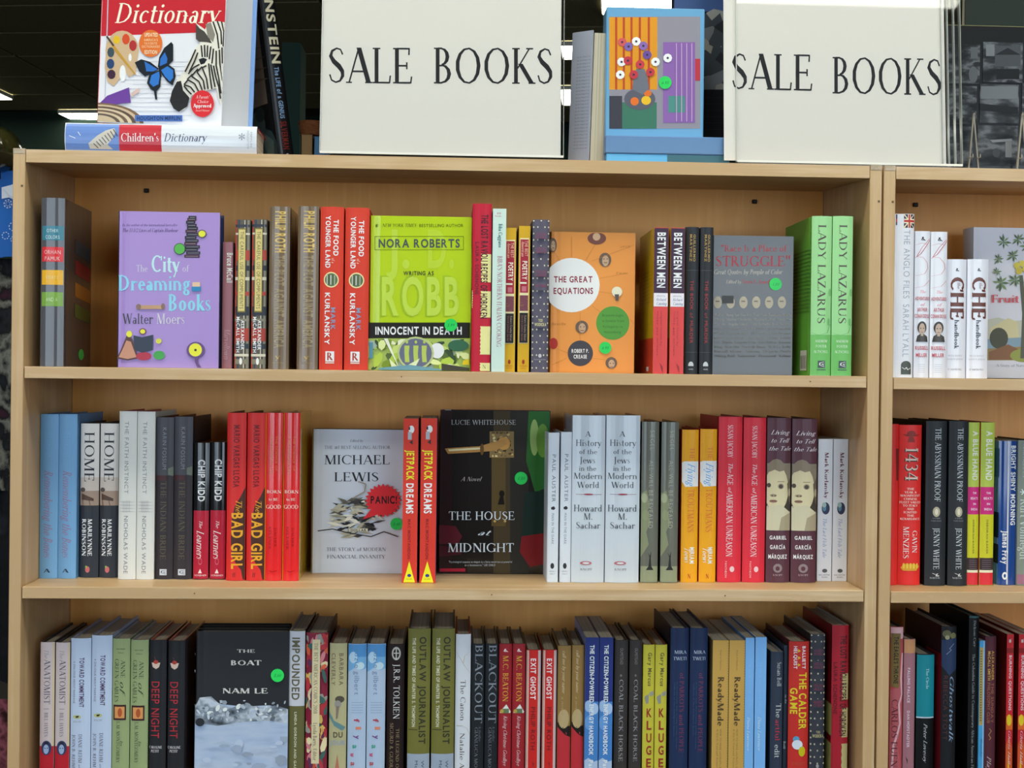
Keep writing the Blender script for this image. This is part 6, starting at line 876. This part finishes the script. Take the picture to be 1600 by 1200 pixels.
# black collage of photographs behind the right end, and the wire easels before it
Yp = .15; p0 = un(1478, 258, Yp); p1 = un(1680, 258, Yp); rp = root_at('photo_collage_board', (p0.x, Yp, ZT)); wp = p1.x-p0.x; hp = un(1550, 40, Yp).z-ZT
box('board', 0, wp, 0, .012, 0, hp, mat('#0a0b0c', 1, .35, .4), rp, .0008); box('gold_rule', 0, wp, -.0006, 0, hp-.0012, hp-.0004, mat('#8c8c5c', 1, .4), rp)
Mi = planeM(rp, Yp)
for k, (x0, y0, x1, y1, sc) in enumerate(((1480, 70, 1531, 130, 30), (1535, 67, 1598, 128, 24), (1602, 66, 1660, 128, 30), (1480, 135, 1526, 193, 34), (1530, 133, 1592, 192, 18), (1596, 131, 1655, 190, 30), (1480, 198, 1520, 258, 26), (1526, 197, 1590, 258, 20), (1594, 196, 1650, 258, 30))):
    a = Mi(x0, y1); b = Mi(x1, y0); ph = box('photograph', a[0], b[0], -.0012, -.0002, max(.0006, a[1]), b[1], mat(('noise', ['#07080a', '#15181b', '#34383c', '#6a6e73', '#1d2023'], sc, 1, 1, 2.2), 1, .4), rp)
    GAIN = 1
def ph(items): decorate(rp, items, Mi, lambda u, v, e: (u, -.0013-e, v), None, (.001, wp-.001, .001, hp-.001), .4)
ph([R(1554, 72, 1594, 104, '#44484c', 'barn_photo'), P([1554, 86, 1574, 75, 1594, 86], '#1c1f22', 'barn_photo'), R(1540, 70, 1553, 88, '#74797e', 'barn_photo'), R(1556, 108, 1592, 124, '#0e1012', 'barn_photo'), R(1532, 135, 1590, 155, '#6c7176', 'field_photo'), P([1530, 162, 1590, 168, 1590, 178, 1530, 172], '#121416', 'field_photo'), E(1550, 232, 1562, 246, '#3c4044', 'wagon_photo'), P([1546, 219, 1580, 217, 1582, 221, 1550, 223], '#7c8084', 'wagon_photo'), E(1513, 104, 1527, 130, '#5c6064', 'round_photo'), R(1516, 74, 1527, 92, '#5c6064', 'round_photo'), R(1570, 222, 1580, 246, '#74787c', 'wagon_photo')])
tag(rp, 'black board of small black-and-white photographs at the top right corner', 'photo board')
GAIN = .95
rq = root_at('hardcover_book', (un(1508, 20, .2).x, .2, ZT)); box('cover', 0, .16, 0, .003, 0, .36, mat('#1c2620', 1, .5), rq, .0005); box('page_block', .003, .157, .0032, .02, .003, .357, mat(PAPER, 1, .8), rq); box('back_cover', 0, .16, .0202, .023, 0, .36, mat('#1c2620', 1, .5), rq, .0005)
tag(rq, 'plain dark green book rising behind the photo board at the top right', 'book', 'books on top of the right bookcase')
def tube(bm, a, b, r, n=6):
    a, b = Vector(a), Vector(b); d = (b-a).normalized(); u = d.orthogonal().normalized(); v = d.cross(u); ring = []
    for p in (a, b): ring.append([bm.verts.new(p+u*r*math.cos(2*math.pi*i/n)+v*r*math.sin(2*math.pi*i/n)) for i in range(n)])
    for i in range(n): bm.faces.new([ring[0][i], ring[0][(i+1) % n], ring[1][(i+1) % n], ring[1][i]])
    bm.faces.new(ring[0][::-1]); bm.faces.new(ring[1])
WIRE = mat('#a8a294', 1, .35, .5)
for xb, lb in ((1522.5, 'left thin metal easel standing before the photo board'), (1598.5, 'metal easel cut by the right picture edge')):
    Ye = .12; p = un(xb, 180, Ye); r = root_at('wire_easel', (p.x, Ye, ZT+.0003)); top = p.z-ZT
    for x1 in (-.0085, .0085):
        bm = bmesh.new(); tube(bm, (x1*1.1, 0, .0008), (x1*.05, .003, top), .0013); bms('leg', bm, WIRE, r)
    bm = bmesh.new(); tube(bm, (0, .026, .001), (0, .0045, top-.002), .0012); bms('rear_leg', bm, WIRE, r)
    bm = bmesh.new(); tube(bm, (-.0015, -.002, top), (.0022, .006, top+.003), .002); bms('hinge', bm, WIRE, r)
    bm = bmesh.new()
    for x1 in (-.006, .006): tube(bm, (x1, .0015, top*.33), (x1, -.011, top*.33), .001); tube(bm, (x1, -.011, top*.33), (x1, -.011, top*.33+.005), .001)
    bms('ledge_hook', bm, WIRE, r)
    tag(r, lb, 'easel', 'wire easels')
# ================================================================== left of the bookcase and far behind
def cloth(name, x0, x1, Y, z0, z1, m, lab, cat, amp=.006, fr=90, seed=0, items=()):
    nx, nz = 26, 14; V = []; F = []
    yy = lambda x, z: Y+amp*math.sin(x*fr+seed)+amp*.5*math.sin(z*21+x*40+seed)
    for s in (0, .003):
        for j in range(nz+1):
            for i in range(nx+1):
                x = x0+(x1-x0)*i/nx; z = z0+(z1-z0)*j/nz+(.004*math.sin(x*70+seed) if j in (0, nz) else 0); V.append((x, yy(x, z)+s, z))
    n = (nx+1)*(nz+1)
    for j in range(nz):
        for i in range(nx):
            a = j*(nx+1)+i; F.append([a, a+1, a+nx+2, a+nx+1]); F.append([n+a+1, n+a, n+a+nx+1, n+a+nx+2])
    for i in range(nx): F.append([i+1, i, n+i, n+i+1]); a = nz*(nx+1)+i; F.append([a, a+1, n+a+1, n+a])
    for j in range(nz): a = j*(nx+1); F.append([a, a+nx+1, n+a+nx+1, n+a]); a += nx; F.append([a+nx+1, a, n+a, n+a+nx+1])
    o = mesh(name, V, F, m); tag(o, lab, cat); return o, yy
X0 = un(20, 500, .12).x-.016
rk = empty('bag_rack', (X0-.1, .19, 0))
bm = bmesh.new(); tube(bm, (-.06, .03, FL+.02), (-.06, .03, .33), .012, 10); bms('post', bm, mat('#1c1c1e', 1, .4), rk)
bm = bmesh.new(); boxbm(bm, -.25, .095, -.12, .16, FL, FL+.02, .003); bms('base', bm, mat('#1c1c1e', 1, .4), rk)
bm = bmesh.new(); tube(bm, (-.2, .03, .29), (.085, .03, .29), .006, 8); bms('arm', bm, mat('#1c1c1e', 1, .4), rk)
bm = bmesh.new(); tube(bm, (-.2, .03, -.2), (.085, .03, -.2), .006, 8); bms('arm', bm, mat('#1c1c1e', 1, .4), rk)
tag(rk, 'dark upright rack left of the bookcase that carries bags and scarves', 'rack')
o, yy = cloth('tote_bag', X0-.15, X0+.008, .135, .168, .302, mat('#1f5fb0', 1, .7), 'blue cloth bag with white lace print at the left edge', 'bag', .004, 60)
wt = mat('#dfe4ee', 1, .8); V = []; F = []
def bagbit(name, pts, mt, par):
    q = [un(x, y, .12) for x, y in pts]
    V = [(p.x, yy(p.x, p.z)-.0012-.00002*i, p.z) for i, p in enumerate(q)]; F = []
    for tr in tessellate_polygon([[Vector((p.x, p.z, 0)) for p in q]]): F.append(list(tr))
    mesh(name, V, F, mt, par)
bagbit('white_yoke', [(-4, 290), (10, 287), (21, 284), (21, 312), (8, 306), (-4, 308)], wt, o)
for cxp, cyp, r in ((6, 316, 7), (6, 316, 4), (14, 352, 7), (2, 366, 6), (15, 372, 5)):
    pt = [(cxp+r*math.cos(i*math.pi/8), cyp+r*math.sin(i*math.pi/8)) for i in range(17)]
    for i in range(0, 16): bagbit('lace_print', [pt[i], pt[i+1], (pt[i+1][0]*.82+cxp*.18, pt[i+1][1]*.82+cyp*.18), (pt[i][0]*.82+cxp*.18, pt[i][1]*.82+cyp*.18)], wt, o) if i % 2 == 0 else None
cloth('scarf', X0-.12, X0+.012, .15, -.20, .166, mat(('noise', ['#0d0e12', '#23252c', '#141519', '#7c7c74', '#16171c', '#3c1c2c'], 26, 1, 1, .8), 1, .85), 'dark scarf with pale leafy pattern hanging below the blue bag', 'scarf', .007, 80, 1)
cloth('shawl', X0-.12, X0+.005, .155, -.50, -.195, mat(('noise', ['#0a0b0e', '#15161c', '#0d0e12', '#24262e'], 20, 1, 1, .8), 1, .9), 'plain black shawl hanging lowest at the left edge', 'scarf', .007, 70, 2)
cloth('knitted_bag', X0-.12, un(11, 1180, .12).x, .13, -.66, -.515, mat(('noise', ['#4a1c28', '#8c4c58', '#2c1018'], 60, 1, 1, 1), 1, .9), 'wine red knitted bag at the bottom left corner', 'bag', .005, 70, 3)
# a dark rounded cap on the rack
bm = bmesh.new(); bmesh.ops.create_uvsphere(bm, u_segments=24, v_segments=12, radius=1)
for v in bm.verts:
    v.co = Vector((v.co.x*.036, v.co.y*.05, (v.co.z*.042 if v.co.z > 0 else v.co.z*.03)))
for f in bm.faces: f.smooth = True
cp = bms('cap', bm, mat(('noise', ['#12140c', '#2a2c14', '#3a3418'], 40, 1, 1, 1), 1, .12, .9)); c_ = un(-2, 240, .14); cp.location = (c_.x, .14, c_.z); tag(cp, 'dark glossy rounded cap above the blue bag at the left edge', 'cap')
bm = bmesh.new(); tube(bm, (0, 0, -.04), (0, 0, -.001), .004, 8); kk = bms('cap_stand', bm, mat('#1c1c1e', 1, .4), cp)
# far background seen between the top books
def far(px, py, Y): return un(px, py, Y)
a, c = far(441, 66, 5), far(470, 66, 5)
struct(box('trim_2', a.x, c.x, 5, 5.25, FL, a.z, mat('#30483f', 1, .85)))
a, c = far(462, 243, 3.2), far(540, 243, 3.2)
cb = root_at('storage_cabinet', (a.x, 3.2, FL)); hcb = a.z-FL; wcb = c.x-a.x
box('body', 0, wcb, .012, .5, 0, hcb, mat('#3c3428', 1, .6), cb, .003)
for k in (0, 1):
    d = box('door', .004+k*wcb/2, wcb/2-.004+k*wcb/2, 0, .011, .03, hcb-.01, mat('#4a3f30', 1, .6), cb, .002); box('handle', wcb/2-.02+k*.03, wcb/2-.01+k*.03, -.015, 0, 1.1, 1.25, mat('#8c8c88', 1, .3), d, .002)
tag(cb, 'brown storage cabinet far behind the bookcase under the cardboard box', 'cabinet')
def farbox(name, x0, x1, y0, col, lab, cat, d=.15, Y=3.3):
    a, c = far(x0, 240, Y), far(x1, y0, Y); r = root_at(name, (a.x, Y, FL+hcb+.0005)); w, h = c.x-a.x, c.z-(FL+hcb)
    bm = bmesh.new(); boxbm(bm, 0, w, 0, d, 0, .003); boxbm(bm, 0, .003, 0, d, 0, h); boxbm(bm, w-.003, w, 0, d, 0, h); boxbm(bm, 0, w, 0, .003, 0, h); boxbm(bm, 0, w, d-.003, d, 0, h)
    bms('carton', bm, mat(col, 1, .8), r); box('flap', .002, w-.002, .0, d*.9, h+.0005, h+.003, mat(col, 1, .8), r); tag(r, lab, cat); return r
farbox('cardboard_box', 470, 489, 212, '#a88458', 'small tan cardboard box far behind, left of the left sale sign', 'box')
farbox('blue_carton', 490, 510, 215, '#5f8cb4', 'small blue carton far behind at the left sale sign', 'box')
bm = bmesh.new(); bmesh.ops.create_cone(bm, cap_ends=True, segments=20, radius1=.045, radius2=.055, depth=.055)
kb = bms('basket', bm, mat(('noise', ['#6c3c20', '#8c5430', '#4c2814'], 30, 1, 1, 6), 1, .9)); pz = far(485, 212, 3.35).z
kb.location = (far(487, 200, 3.38).x, 3.38, pz+.031); tag(kb, 'brown woven basket far behind on top of the cardboard box', 'basket')
bm = bmesh.new(); bmesh.ops.create_uvsphere(bm, u_segments=12, v_segments=6, radius=.01); bpy.data.meshes
bm.free()
